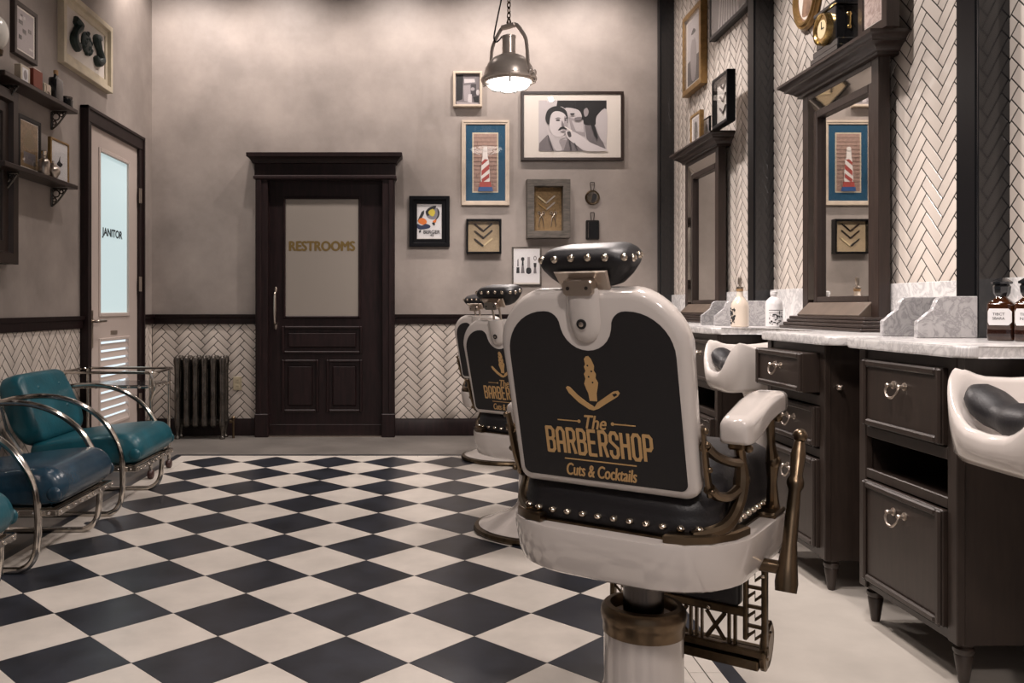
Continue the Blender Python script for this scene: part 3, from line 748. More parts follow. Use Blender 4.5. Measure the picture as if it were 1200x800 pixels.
def basin(label, yc, xf=1.385, w=.45):
    t = thing('shampoo_basin', label, 'basin', (xf, yc, 0), RW, 'white shampoo basins')
    hw, D = w / 2, .43; zt = .935
    N = 72
    def outl(s, y_sh=0, front=1.0):
        pts = []
        for k in range(N):
            a = 2 * PI * k / N - PI / 2                       # start at the front middle
            ca, sa = math.cos(a), math.sin(a); e = 2 / 4.5
            x = hw * s * math.copysign(abs(ca) ** e, ca); y = D / 2 + (D / 2) * s * math.copysign(abs(sa) ** e, sa)
            pts.append((x, y))
        return pts
    def rim(x, y):
        f = max(0, 1 - max(0, y) / .13)                       # only at the front wall
        q = abs(x) / (hw * .94)
        dip = .145 * (1 - min(1, q) ** 3) if q < 1 else 0
        back = .012 * min(1, max(0, y) / D)
        saddle = -.012 + .045 * min(1, abs(x) / hw) ** 4 if y < .2 else .006
        return zt + saddle * f + back * 0 - dip * (f ** .8) - .022 * math.sin(PI * min(1, max(0, (y - .02) / (D - .04)))) * (1 - f)
    O, I = outl(1), outl(.90)
    def ring(p, zf): return [(x, y, zf(x, y)) for x, y in p]
    bot = lambda x, y: .70 + .055 * max(0, y / D)
    rings = [[(x * .5, D / 2 + (y - D / 2) * .5 + .03, .70 + .02) for x, y in O],
             [(x * .90, D / 2 + (y - D / 2) * .92 + .005, bot(x, y)) for x, y in O],
             [(x * .955, D / 2 + (y - D / 2) * .965 + .002, bot(x, y) + .018) for x, y in O],
             ring(O, lambda x, y: bot(x, y) * .35 + rim(x, y) * .65 - .012),
             ring(outl(1.012), lambda x, y: rim(x, y) - .012),
             ring(outl(1.0), lambda x, y: rim(x, y) - .002), ring(outl(.965), lambda x, y: rim(x, y) + .003), ring(outl(.93), lambda x, y: rim(x, y) - .001), ring(I, lambda x, y: rim(x, y) - .012),
             ring(outl(.86), lambda x, y: min(rim(x, y) - .03, .86)), ring(outl(.70), lambda x, y: .765), ring(outl(.35), lambda x, y: .745)]
    bowl = part('bowl', mb('porcelain').loft(rings), t, ang=70)
    b = mb('black_leather')
    P = []
    for k in range(15):
        u = -1 + 2 * k / 14; x = u * hw * .76; P.append((x, .088 + .02 * (1 - u * u), .818 + .066 * abs(u) ** 2.2))
    def pad(p, k, i): return p
    rings = []
    for i, p in enumerate(P):
        u = -1 + 2 * i / 14; th = .056 * (1 - .25 * abs(u) ** 3) * (1 + .10 * math.cos(u * 9)); th = th * (.55 if i in (0, 14) else 1)
        rings.append([(p[0], p[1] + th * 1.1 * math.cos(a), p[2] + th * .85 * math.sin(a)) for a in oval_pts(14)])
    part('neck_cushion', b.loft(rings), t, label='black leather neck cushion', ang=80)
    part('drain_column', mb('porcelain').lathe([(.085, 0), (.085, .015), (.062, .03), (.052, .06), (.05, .60), (.07, .68), (.10, .722)], (0, .225, 0), 28), t)
    part('mount', mb('cabinet_wood').box(-.20, .20, D - .01, D + .235, .70, .90, bev=.004), t)
    part('faucet', mb('chrome').lathe([(.022, 0), (.020, .03), (.014, .035), (.013, .08)], (0, D - .05, .84), 16).tube(spline([(0, D - .05, .90), (0, D - .055, .935), (0, D - .10, .945), (0, D - .15, .915)], 5), .010, 10), t)
    return t
basin('white shampoo basin with black neck cushion cut by the right edge of the photo', 2.145)
basin('white shampoo basin behind the armrest of the nearest barber chair', 4.225)

# ------------------------------------------------------------------ mirrors
def mirror(label, yc):
    t = thing('barber_mirror', label, 'mirror', (XR - .0065, yc, CH), RW, 'carved dark wood mirrors')
    b = mb('frame_wood')
    for w, p, za, zb in ((.44, .185, 0, .016), (.425, .172, .016, .034), (.41, .158, .034, .05), (.40, .148, .05, .066)): b.box(-w, w, -p, -.024, za, zb, bev=.004)
    part('plinth', b, t)
    b = mb('tan_wood').prism([(-.024, .066), (-.135, .066), (-.138, .074), (-.075, .135), (-.026, .135)], -.324, .324, 'yz', bev=.002); part('ledge', b, t)
    h, q = .39, .325
    b = mb('frame_wood')
    for sg in (-1, 1): b.box(sg * q, sg * h, -.08, -.026, .062, 1.235, bev=.003)
    b.box(-q, q, -.08, -.02, 1.20, 1.235, bev=.002).box(-q, q, -.05, -.026, .13, .15)
    part('frame', b, t)
    b = mb('mirror_bevel')
    for sg in (-1, 1): b.loft([[(sg * q, -.078, .15), (sg * .300, -.045, .15), (sg * .300, -.040, .15), (sg * q, -.06, .15)], [(sg * q, -.078, 1.205), (sg * .300, -.045, 1.13), (sg * .300, -.040, 1.13), (sg * q, -.06, 1.205)]])
    b.loft([[(-q, -.078, 1.205), (-.300, -.045, 1.13), (-.300, -.040, 1.13), (-q, -.06, 1.205)], [(q, -.078, 1.205), (.300, -.045, 1.13), (.300, -.040, 1.13), (q, -.06, 1.205)]])
    part('bevel_border', b, t, label='mirrored bevelled border')
    b = mb('frame_wood')
    a, c = .300, .262
    for sg in (-1, 1): b.box(sg * c, sg * a, -.062, -.026, .135, 1.135, bev=.004)
    b.box(-c, c, -.062, -.026, 1.095, 1.135, bev=.004).box(-c, c, -.062, -.026, .135, .165, bev=.004)
    part('inner_frame', b, t)
    part('mirror_glass', mb('mirror_mat').box(-.264, .264, -.036, -.028, .14, 1.12), t)
    b = mb('frame_wood')
    steps(b, [(.40, .088, 1.225), (.412, .098, 1.228), (.412, .098, 1.24), (.42, .105, 1.243), (.428, .112, 1.252), (.45, .132, 1.266), (.468, .148, 1.272), (.468, .148, 1.28), (.49, .165, 1.296), (.50, .173, 1.30), (.50, .173, 1.314)])
    part('cornice', b, t)
    return t
mirror('large dark framed mirror with cornice at the right, the barber pole picture reflected in it', 4.18)
mirror('dark framed mirror in the back right corner, beyond the second black pilaster', 6.305)

# ------------------------------------------------------------------ bottles on the counters
def put(px, py_base, x=None):                          # spot on the counter top seen at a given column, at distance X from the axis
    return (x, x * F / (px - XC), CH)
def apothecary(label, x, y, w, lines, rz):
    t = thing('apothecary_bottle', label, 'bottle', (x, y, CH), rz, 'amber apothecary bottles')
    h = w / 2
    def sq(z, s, r=.012): return [(a, c, z) for a, c in rrect(-h * s, h * s, -h * s, h * s, r * s, 4)]
    b = mb('amber_glass').loft([sq(.001, .94), sq(.005, 1), sq(.118, 1), sq(.124, .96), sq(.138, .55), sq(.143, .42, .02), sq(.150, .40, .02)])
    b.use('amber_low').box(-h * 1.01, h * 1.01, -h * 1.01, h * 1.01, .004, .047, bev=.011, seg=3)
    bt = part('bottle_body', b, t, ang=50)
    part('stopper', mb('black_gloss').lathe([(.018, .145), (.024, .158), (.026, .178), (.022, .184), (.030, .187), (.031, .194), (.012, .206), (.004, .208)], seg=8), t)
    b = mb('paper_white').prism([(-.8 * h, .052), (.62 * h, .052), (.86 * h, .062), (.86 * h, .096), (.62 * h, .106), (-.8 * h, .106), (-.9 * h, .096), (-.9 * h, .062)], -h - .0012, -h + .002)
    b.use('ink')
    for q, s in enumerate(lines): b.text(s, -.1 * h, .088 - q * .014, .9 * h, .0085, -h - .0018, bold=.01)
    part('paper_label', b, t, label='white octagonal paper label with black print')
apothecary('amber apothecary bottle with white label, left one on the near marble counter', 1.875, 2.811, .075, ('TIBCT', 'SBARA'), -.72)
apothecary('amber apothecary bottle with pale label, cut by the right edge of the photo', 1.91, 2.731, .075, ('TINCT', 'NERV'), -.72)
t = thing('soap_bottle', 'milky white bottle with cork collar and clear pump, dark floral print on its side', 'bottle', (1.70, 1700 / 360., CH), -.30)
part('bottle_body', mb('milk_glass').lathe([(.044, .001), (.048, .006), (.048, .115), (.044, .135), (.028, .158), (.018, .172), (.016, .20)], seg=32), t)
part('cork_collar', mb('cork').lathe([(.0165, .198), (.0185, .20), (.0185, .213), (.016, .214)], seg=20), t)
part('pump', mb('steel').lathe([(.02, .214), (.02, .222), (.006, .226), (.006, .235), (.009, .24), (.011, .262), (.008, .276), (.003, .277)], seg=16), t)
b = mb('ink'); rr = random.Random(3)
for q in range(36):
    a = PI + .55 + rr.uniform(-.42, .42); zz = rr.uniform(.02, .105)
    b.ball((.0482 * math.cos(a), .0482 * math.sin(a), zz), (.003 + rr.random() * .003,) * 3, 6, 4)
part('floral_print', b, t)
t = thing('ceramic_bottle', 'white ceramic bottle with a black townscape print, beside the mirror plinth', 'bottle', (1.88, 4.70, CH), .3)
part('bottle_body', mb('ceramic_white').lathe([(.040, .001), (.045, .006), (.046, .125), (.042, .145), (.026, .162), (.016, .168), (.016, .178), (.020, .180), (.020, .196), (.012, .20)], seg=36), t)
b = mb('ink'); rr = random.Random(5)
def arcband(z0, z1, a0, a1, r=.0463):
    n = 8; b.loft([[(r * math.cos(a0 + (a1 - a0) * k / n), r * math.sin(a0 + (a1 - a0) * k / n), z) for k in range(n + 1)] for z in (z0, z1)], False, False, closed=False)
arcband(.093, .096, PI + .3, 2 * PI - .3); arcband(.078, .080, PI + .3, 2 * PI - .3)
for q in range(60):
    a = PI + .3 + rr.random() * 2.4; z = .012 + rr.random() * .058; l = rr.uniform(.05, .28); arcband(z, z + rr.uniform(.002, .007), a, min(a + l, 2 * PI - .25))
arcband(.07, .090, PI + 1.5, PI + 1.62)
part('town_print', b, t)
# ------------------------------------------------------------------ lounge chairs along the left wall
def lounge(label, yc, leather, xf=-1.555):
    # local: -y is the front (into the room), x runs along the wall
    t = thing('lounge_chair', label, 'armchair', (xf, yc, 0), PI / 2, 'teal lounge chairs with chrome arms along the left wall')
    def slab(hw, pts):                                   # stuffed cushion from a side profile (y, z), rounded at its ends
        rings = []
        cy = sum(p[0] for p in pts) / len(pts); cz_ = sum(p[1] for p in pts) / len(pts)
        for x, s in ((-hw, .66), (-hw + .008, .82), (-hw + .03, .95), (-hw + .07, 1), (0, 1.01), (hw - .07, 1), (hw - .03, .95), (hw - .008, .82), (hw, .66)):
            rings.append([(x, cy + (p[0] - cy) * (1 - (1 - s) * .35), cz_ + (p[1] - cz_) * s) for p in pts])
        return mb(leather).loft(rings)
    sp = spline([(.015, .295), (.0, .35), (.03, .41), (.10, .435), (.30, .42), (.52, .39), (.60, .37), (.60, .28), (.50, .262), (.30, .268), (.08, .268)], 4, closed=True)
    seat = part('seat_cushion', slab(.297, [(a.x, a.y) for a in sp]), t, ang=80)
    for sg in (-1, 1): part('end_button', mb(leather).ball((sg * .297, .035, .325), (.014, .032, .032), 14, 8), seat)
    bp_ = spline([(.55, .39), (.545, .45), (.59, .58), (.64, .70), (.675, .742), (.735, .735), (.77, .70), (.74, .56), (.69, .42), (.62, .36)], 4, closed=True)
    back = part('back_cushion', slab(.292, [(a.x, a.y) for a in bp_]), t, ang=80)
    for x in (-.13, .13):
        for yy, zz in ((.578, .54), (.628, .665)): part('tuft_button', mb(leather).ball((x, yy, zz), (.014, .009, .014), 12, 7), back)
    for sg in (-1, 1):
        x = sg * .328
        P = spline([(x, .76, .60), (x, .66, .628), (x, .52, .640), (x, .40, .626), (x, .29, .585), (x, .20, .52), (x, .14, .44), (x, .10, .35), (x, .088, .25), (x, .090, .14), (x, .105, .065), (x, .15, .022), (x, .24, .014), (x, .72, .014)], 6)
        part('chrome_arm', mb('chrome').tube(P, .0145, 10, flat=1.3), t)
    b = mb('chrome')
    b.tube([(-.328, .70, .014), (.328, .70, .014)], .013, 10)
    for sg in (-1, 1):
        b.box(sg * .300, sg * .312, .02, .62, .236, .262, bev=.002)
        for q in range(9): b.ball((sg * .313, .05 + q * .065, .249), .0075, 8, 5)
        b.tube([(sg * .306, .085, .25), (sg * .33, .088, .25)], .012, 8)
        b.tube([(sg * .30, .58, .25), (sg * .30, .72, .46), (sg * .328, .74, .60)], .012, 8)
    b.box(-.305, .305, .012, .024, .236, .262, bev=.002); b.box(-.305, .305, .60, .612, .236, .262, bev=.002); b.box(-.28, .28, .04, .60, .255, .268)
    for q in range(9): b.ball((-.28 + q * .07, .010, .249), .0075, 8, 5)
    part('seat_frame', b, t)
lounge('farthest teal leather lounge chair with chrome arms, in front of the chrome trolley', 4.85, 'teal_leather')
lounge('middle lounge chair in darker navy leather with chrome arms at the left', 3.88, 'navy_leather')
lounge('nearest teal lounge chair, only its seat corner and chrome leg at the left photo edge', 2.91, 'teal_leather')

# ------------------------------------------------------------------ chrome trolley beside the janitor door
t = thing('bar_trolley', 'chrome bar trolley with railed top behind the farthest teal chair', 'trolley', (-2.10, 5.70, 0), 0)
hx, hy = .28, .19
for sx in (-1, 1):
    for sy in (-1, 1): part('upright', mb('chrome').cyl((sx * hx, sy * hy, .085), (sx * hx, sy * hy, .69), .011), t)
b = mb('chrome'); lp = rrect(-hx - .03, hx + .03, -hy - .02, hy + .02, .05, 6); b.tube([(x, y, .69) for x, y in lp], .009, 8, closed=True)
part('top_rail', b, t)
for zt in (.60, .20):
    tr = part('tray', mb('chrome').prism(rrect(-hx - .01, hx + .01, -hy - .008, hy + .008, .03), zt - .012, zt + .004, 'xy', bev=.003).use('black_gloss').prism(rrect(-hx + .01, hx - .01, -hy + .012, hy - .012, .02), zt + .004, zt + .0065, 'xy'), t)
    b = mb('chrome')
    for sy in (-1, 1):
        for q in range(9): b.ball((-hx + q * 2 * hx / 8, sy * (hy + .012), zt - .004), .011, 8, 5)
    for q in range(6): b.ball((hx + .014, -hy + q * 2 * hy / 5, zt - .004), .011, 8, 5)
    part('beading', b, tr)
part('push_handle', mb('chrome').tube(spline([(hx, -hy, .50), (hx + .03, -hy - .02, .60), (hx + .01, -hy - .03, .68), (hx - .03, -hy - .02, .69)], 5), .010, 8), t)
for sx in (-1, 1):
    for sy in (-1, 1):
        c = part('caster', mb('chrome').cyl((sx * hx, sy * hy, .06), (sx * hx, sy * hy, .10), .012).box(sx * hx - .006, sx * hx + .006, sy * hy - .018, sy * hy + .018, .03, .065), t)
        part('wheel', mb('rubber').lathe([(.012, -.018), (.027, -.015), (.033, 0), (.027, .015), (.012, .018)], (sx * hx, sy * hy, .033), 20, 'x'), c)

# ------------------------------------------------------------------ cast iron radiator on the back wall
rx0, rx1 = -2.19, -1.735
t = thing('radiator', 'dark cast iron radiator standing against the tiled back wall left of the restroom door', 'radiator', ((rx0 + rx1) / 2, YB - .15, 0), 0)
n = 6; pw = (rx1 - rx0) / n
for q in range(n):
    xc = rx0 + pw * (q + .5) - (rx0 + rx1) / 2
    b = mb('iron')
    for yy in (-.055, .055):
        b.lathe([(.012, .10), (.030, .115), (.033, .14), (.027, .17), (.024, .22), (.026, .38), (.024, .55), (.028, .62), (.034, .655), (.030, .685), (.014, .70)], (xc, yy, 0), 14)
        b.ball((xc, yy - .022 if yy < 0 else yy + .022, .37), (.014, .008, .05), 8, 6)
    b.box(xc - .026, xc + .026, -.06, .06, .12, .16, bev=.012, seg=2).box(xc - .026, xc + .026, -.06, .06, .635, .685, bev=.014, seg=2).box(xc - .010, xc + .010, -.05, .05, .16, .64)
    if q < n - 1:
        for zz in (.14, .66): b.cyl((xc, 0, zz), (xc + pw, 0, zz), .024)
    sec = part('section', b, t)
    if q in (0, n - 1):
        for yy in (-.055, .055): part('foot', mb('iron').lathe([(.022, 0), (.024, .01), (.014, .03), (.014, .07), (.026, .11)], (xc, yy, 0), 12), sec)
part('valve', mb('bronze').cyl((.24, 0, .14), (.27, 0, .14), .014).cyl((.27, 0, .0), (.27, 0, .16), .011).ball((.27, 0, .17), .018), t)
# ------------------------------------------------------------------ pictures
def frame(name, label, cat, loc, rz, w, h, border, depth, fm, art, glass=True, recess=.008, group=None, back='mat_board', step=None, tilt=0):
    t = thing(name, label, cat, loc, rz, group)
    if tilt: t.rotation_euler = (tilt, 0, rz)
    hw, hh = w / 2, h / 2
    def ringp(o, y): return [(-hw + o, y, -hh + o), (hw - o, y, -hh + o), (hw - o, y, hh - o), (-hw + o, y, hh - o)]
    prof = [(0, 0), (0, -depth + .003), (.003, -depth)]
    if step: prof += [(border * .45, -depth), (border * .55, -depth + step), (border - .004, -depth + step)]
    else: prof += [(border - .003, -depth)]
    prof += [(border, -depth + .004 + (step or 0)), (border, 0)]
    b = mb(fm).loft([ringp(*p) for p in prof], False, False); part('frame', b, t, ang=25)
    iw, ih = hw - border, hh - border
    yb = -depth + recess + (step or 0)
    b = mb(back).box(-iw - .001, iw + .001, yb, min(-.0005, yb + .004), -ih - .001, ih + .001)
    pr = part('backing', b, t)
    b = mb(); art(b, yb, iw, ih, t)
    if b.mats: part('print', b, t)
    else: b.bm.free()
    if glass:
        yg = -depth + .004 + (step or 0)
        part('glass', mb('glass').box(-iw, iw, yg - .001, yg, -ih, ih), t)
    return t
def backframe(name, label, cat, px0, py0, px1, py1, *a, **k):
    x0, z1 = bk(px0, py0); x1, z0 = bk(px1, py1); dep = a[1]
    s = (YB - dep * .8) / YB                              # the outline is seen at the frame's face, in front of the wall
    cx, cz = (x0 + x1) / 2 * s, EYE + ((z0 + z1) / 2 - EYE) * s
    t = frame(name, label, cat, (cx, YB, cz), 0, (x1 - x0) * s, (z1 - z0) * s, *a, **k)
    return t
def pxpoly(b, px0, py0, px1, py1, y0, items, sc=1.0, zx=0, zy=0, zs=1.0):
    # artwork drawn in the picture's own plane; items = (material, points) in order from back to front
    mx, my = (px0 + px1) / 2, (py0 + py1) / 2
    for q, (m, pts) in enumerate(items):
        y = y0 - .0004 * (q + 1)
        b.use(m).prism([((zx + p[0] / zs - mx) * YB / F * .997, -(zy + p[1] / zs - my) * YB / F * .997) for p in pts], y, y + .0003)
def sm(pts, n=4): return [(p.x, p.y) for p in spline([(a, c, 0) for a, c in pts], n, closed=True)]
def eln(cx, cy, rx, ry): return ell(cx, cy, rx, ry, 22)

# large black and white photograph of two people
def art_people(b, y, iw, ih, t):
    Z = dict(zx=600, zy=95, zs=8.0)
    I = [('grey4', [(250, 180), (888, 180), (888, 655), (250, 655)]),
         ('ink', [(425, 182), (886, 182), (886, 262), (845, 285), (815, 330), (800, 385), (775, 415), (685, 412), (650, 380), (640, 300), (560, 262), (500, 258), (470, 240), (418, 238)]),
         ('grey4', sm([(505, 250), (600, 262), (640, 290), (655, 340), (640, 365), (590, 372), (560, 345), (530, 330), (508, 290)])),
         ('grey3', [(530, 340), (668, 365), (690, 520), (560, 480)]), ('grey4', [(560, 372), (665, 372), (675, 480), (600, 470)]),
         ('grey3', sm([(672, 275), (700, 252), (718, 285), (705, 325), (680, 330)])),
         ('grey2', [(680, 414), (775, 414), (830, 520), (880, 640), (780, 610), (700, 540)]),
         ('grey4', sm([(800, 320), (886, 268), (886, 560), (850, 570), (800, 480), (785, 400)])),
         ('grey3', [(250, 655), (255, 580), (330, 505), (420, 540), (560, 560), (670, 655)]),
         ('grey4', sm([(338, 480), (380, 600), (420, 655), (470, 640), (440, 560), (500, 520), (400, 500)])),
         ('grey2', [(250, 655), (256, 585), (325, 510), (385, 655)]), ('grey2', [(480, 655), (520, 540), (560, 560), (670, 655)]),
         ('ink', sm([(330, 400), (312, 350), (330, 280), (380, 242), (440, 238), (500, 270), (522, 330), (515, 400), (440, 330), (365, 340), (350, 402)])),
         ('grey4', sm([(365, 320), (400, 285), (460, 290), (505, 330), (515, 420), (500, 490), (450, 525), (390, 510), (352, 450), (352, 390)])),
         ('grey3', sm([(490, 330), (515, 345), (515, 440), (490, 500), (470, 440), (485, 390)])),
         ('ink', sm([(400, 355), (430, 342), (458, 350), (430, 350)])), ('grey1', eln(430, 366, 20, 9)), ('ink', sm([(488, 350), (515, 342), (512, 352)])), ('grey1', eln(500, 366, 10, 8)),
         ('ink', sm([(432, 462), (450, 436), (480, 428), (505, 440), (508, 455), (478, 448), (450, 458)])), ('grey2', sm([(450, 474), (478, 468), (500, 474), (476, 482)])),
         ('grey2', sm([(468, 370), (486, 420), (470, 424), (462, 414)])),
         ('grey4', sm([(505, 470), (560, 470), (640, 510), (720, 570), (880, 640), (880, 655), (690, 655), (600, 600), (545, 560), (510, 520)])),
         ('grey1', sm([(515, 480), (545, 476), (555, 520), (530, 525)])), ('pole_white', [(490, 432), (500, 428), (565, 466), (556, 474)]),
         ('ink', sm([(545, 306), (582, 304), (580, 318), (550, 318)])), ('grey2', sm([(590, 345), (650, 340), (640, 368), (592, 372)])), ('grey1', [(530, 560), (545, 562), (560, 655), (548, 655)]), ('grey1', [(580, 580), (590, 584), (620, 655), (605, 655)]), ('grey1', [(330, 508), (338, 508), (390, 655), (378, 655)]), ('ink', sm([(740, 420), (770, 420), (800, 520), (790, 540)]))]
    pxpoly(b, 610.5, 107, 731, 188, y, I, **Z)
backframe('picture', 'large black and white photograph of two people in a wide pale mat', 'picture', 610.5, 107, 731, 188, .026, .035, 'frame_wood', art_people, group=None)

# barber pole picture with blue mat
def art_pole(b, y, iw, ih, t):
    I = [('blue_mat', [(546, 146), (592, 146), (592, 235), (546, 235)]), ('cream_wood', [(553.6, 155.2), (584, 155.2), (584, 225.5), (553.6, 225.5)]), ('brick_pink', [(555, 156.6), (582.6, 156.6), (582.6, 224.2), (555, 224.2)])]
    for k in range(14): yy = 161 + k * 4.6; I.append(('brick_line', [(555, yy), (582.6, yy), (582.6, yy + .7), (555, yy + .7)]))
    flat = [('brick_line', [(x, yy), (x + .6, yy), (x + .6, yy + 4.6), (x, yy + 4.6)]) for yy, x in ((165.6, 559), (174.8, 577), (184, 560), (193, 578), (202.4, 558), (211.6, 577))]
    I += flat
    I += [('pole_white', sm([(566, 176), (568.5, 172.5), (571, 176), (571.5, 184), (573, 190), (573.5, 214), (564, 214), (564.5, 190), (565.5, 184)])),
          ('pole_red', [(564.3, 200), (573.3, 192), (573.4, 198), (564.2, 206)]), ('pole_red', [(564.5, 190), (568, 186.5), (572.4, 187), (564.4, 194)]), ('pole_red', [(564.2, 210), (573.4, 203), (573.4, 208), (565, 214)]),
          ('pole_red', [(562.5, 213), (575, 213), (576, 219), (561.5, 219)]), ('pole_blue', [(561, 219), (576.5, 219), (578, 224), (560, 224)]), ('pole_white', eln(568.6, 174.5, 2.6, 2.6))]
    pxpoly(b, 541, 141, 597, 240.5, y, I)
backframe('picture', 'tall picture of a striped barber pole on brick, bright blue mat and cream frame', 'picture', 541, 141, 597, 240.5, .036, .032, 'pale_wood', art_pole, step=.004)

# small photo at the top
def art_street(b, y, iw, ih, t):
    I = [('grey2', [(534, 86), (562, 86), (562, 122), (534, 122)]), ('ink', [(535, 88), (543, 87), (542, 116), (535, 118)]), ('grey4', [(544, 92), (556, 92), (557, 96), (544, 97)]), ('grey3', [(543, 100), (551, 99), (552, 119), (544, 118)]), ('grey1', [(552, 98), (558, 98), (558, 112), (552, 112)]), ('grey4', [(549, 110), (553, 110), (553, 120), (548, 119)]), ('grey3', eln(554, 104, 2.4, 2)), ('grey4', eln(560, 108, 2, 3.4)), ('ink', [(554, 113), (561, 112), (561, 120), (556, 119)]), ('grey3', [(535, 119), (561, 120), (561, 122), (535, 122)])]
    pxpoly(b, 531, 83.5, 565, 125, y, I)
backframe('picture', 'small black and white photo in a pale wooden box frame, behind the hanging lamp', 'picture', 531, 83.5, 565, 125, .02, .05, 'pale_wood', art_street, recess=.022)

# poster with bold lettering
def art_poster(b, y, iw, ih, t):
    I = [('paper_white', [(488, 239), (520, 239), (520, 279), (488, 279)]), ('art_grey', eln(507, 249.5, 8, 7.6)), ('ink', sm([(499, 247), (505, 242), (511, 241), (509, 245), (503, 252), (500, 252)])), ('art_yellow', sm([(502, 248), (507, 244.5), (510, 248), (508, 253), (504, 252)])),
         ('ink', [(489, 259), (494, 248), (497, 246), (497, 250), (492, 260)]), ('art_orange', sm([(490, 258), (494, 255), (499, 257), (500, 261), (496, 263), (491, 261)])), ('art_blue', sm([(489, 262), (494, 264), (499, 262), (504, 264), (503, 267), (494, 268.5), (489, 267)])), ('art_orange', [(507, 259), (512, 255), (511, 260), (508, 262)]), ('ink', [(506, 261), (509, 260), (510, 263), (508, 264)]), ('ink', [(491, 270), (493.5, 269), (493, 272), (491, 272.5)]), ('ink', sm([(512, 243), (515, 248), (514, 254), (510, 258), (513, 252), (513, 247)]))]
    pxpoly(b, 479.5, 229.5, 527, 289, y, I)
    mx, my = (479.5 + 527) / 2, (229.5 + 289) / 2; k = YB / F
    b.use('ink').text('BERGER', (506 - mx) * k, -(271.5 - my) * k, 19 * k, 4 * k, y - .006, bold=.03).text('45', (506 - mx) * k, -(275.3 - my) * k, 4.2 * k, 2.6 * k, y - .006, bold=.02)
backframe('poster', 'small colourful poster lettered BERGER in a wide black frame beside the restroom door', 'poster', 479.5, 229.5, 527, 289, .068, .035, 'black_paint', art_poster, recess=.012, step=.01)

# shadow boxes with razors
def razor(b, x, z, l, y, m1, m2, sc=1.0):
    # open razor as a V: handle to the left, blade to the right
    k = l
    b.use(m1).prism([(x + .02 * k, z - .03 * k), (x - .02 * k, z + .02 * k), (x - .50 * k, z + .40 * k), (x - .56 * k, z + .40 * k), (x - .54 * k, z + .33 * k), (x - .08 * k, z - .06 * k)], y - .012, y - .002, bev=.001)
    b.use(m2).prism([(x - .06 * k, z - .06 * k), (x + .01 * k, z - .09 * k), (x + .52 * k, z + .34 * k), (x + .55 * k, z + .42 * k), (x + .46 * k, z + .42 * k), (x + .02 * k, z + .03 * k)], y - .008, y - .002, bev=.0008)
def art_razors(b, y, iw, ih, t):
    for z, m1, m2, nm in ((.055, 'horn', 'dark_steel', 'dark folded razor'), (-.005, 'horn', 'iron', 'black razor'), (-.075, 'iron', 'bone', 'razor with a bone handle')):
        r = mb(); razor(r, 0, z, .145, y, m1, m2); part('razor', r, t, label=nm)
backframe('shadow_box', 'black shadow box with three open razors on linen below the barber pole picture', 'shadow box', 546.5, 256.5, 587.5, 297, .016, .075, 'black_paint', art_razors, glass=True, recess=.055, back='linen')
def art_tools(b, y, iw, ih, t):
    for z, m1, m2 in ((.062, 'bone', 'steel'), (.005, 'gold_frame', 'steel')):
        r = mb(); razor(r, -.01, z, .14, y, m1, m2); part('razor', r, t)
    for x in (-.055, .05):
        r = mb('steel')
        for sg in (-1, 1):
            r.tube([(x - sg * .012, y - .008, -.035), (x + sg * .014, y - .008, -.075), (x + sg * .02, y - .008, -.15)], [.005, .005, .0025], 8)
            r.tube([(x + sg * .018 + .011 * math.cos(a), y - .008, -.03 + .012 * math.sin(a)) for a in oval_pts(12)], .003, 6, closed=True)
        part('scissors', r, t)
backframe('shadow_box', 'deep weathered grey shadow box holding razors and scissors on burlap', 'shadow box', 617.5, 210, 668, 279, .062, .11, 'grey_wood', art_tools, glass=False, recess=.085, back='burlap')
# white print of four tools
def art_print(b, y, iw, ih, t):
    I = [('paper_white', [(602, 291.5), (633, 291.5), (633, 331), (602, 331)])]
    def tool(x, kind):
        o = []
        if kind == 0: o += [('grey2', [(x - .6, 304), (x + .6, 303), (x + .9, 312), (x - .9, 312)]), ('ink', [(x - 1.6, 313), (x + 1.6, 313), (x + 1.9, 320), (x - 1.9, 320)])]
        if kind == 1: o += [('ink', eln(x, 303.5, 2, 2.4)), ('ink', [(x - .9, 305), (x + .9, 305), (x + 1.2, 311), (x - 1.2, 311)]), ('grey2', [(x - 1.2, 311), (x + 1.2, 311), (x + 2.2, 320), (x - 2.2, 320)])]
        if kind == 2: o += [('grey3', [(x - 1.4, 301), (x + 1.4, 301), (x + 1.8, 314), (x - 1.8, 314)]), ('ink', sm([(x - 2.2, 314), (x + 2.2, 314), (x + 3, 319), (x, 321), (x - 3, 319)]))]
        if kind == 3: o += [('grey2', eln(x, 302.5, 1.8, 2.8)), ('paper_white', eln(x, 302.5, 1, 1.9)), ('ink', [(x - 1.7, 308), (x + 1.7, 308), (x + 1.4, 313), (x - 1.4, 313)]), ('grey2', [(x - 1.2, 313), (x + 1.2, 313), (x + 1.7, 320), (x - 1.7, 320)])]
        return o
    for k, x in enumerate((607, 612.6, 619.6, 627)): I += tool(x, k)
    pxpoly(b, 600, 289, 634.5, 334.5, y, I)
backframe('picture', 'small white print of four barber tools in a thin frame', 'picture', 600, 289, 634.5, 334.5, .014, .02, 'grey_wood', art_print)
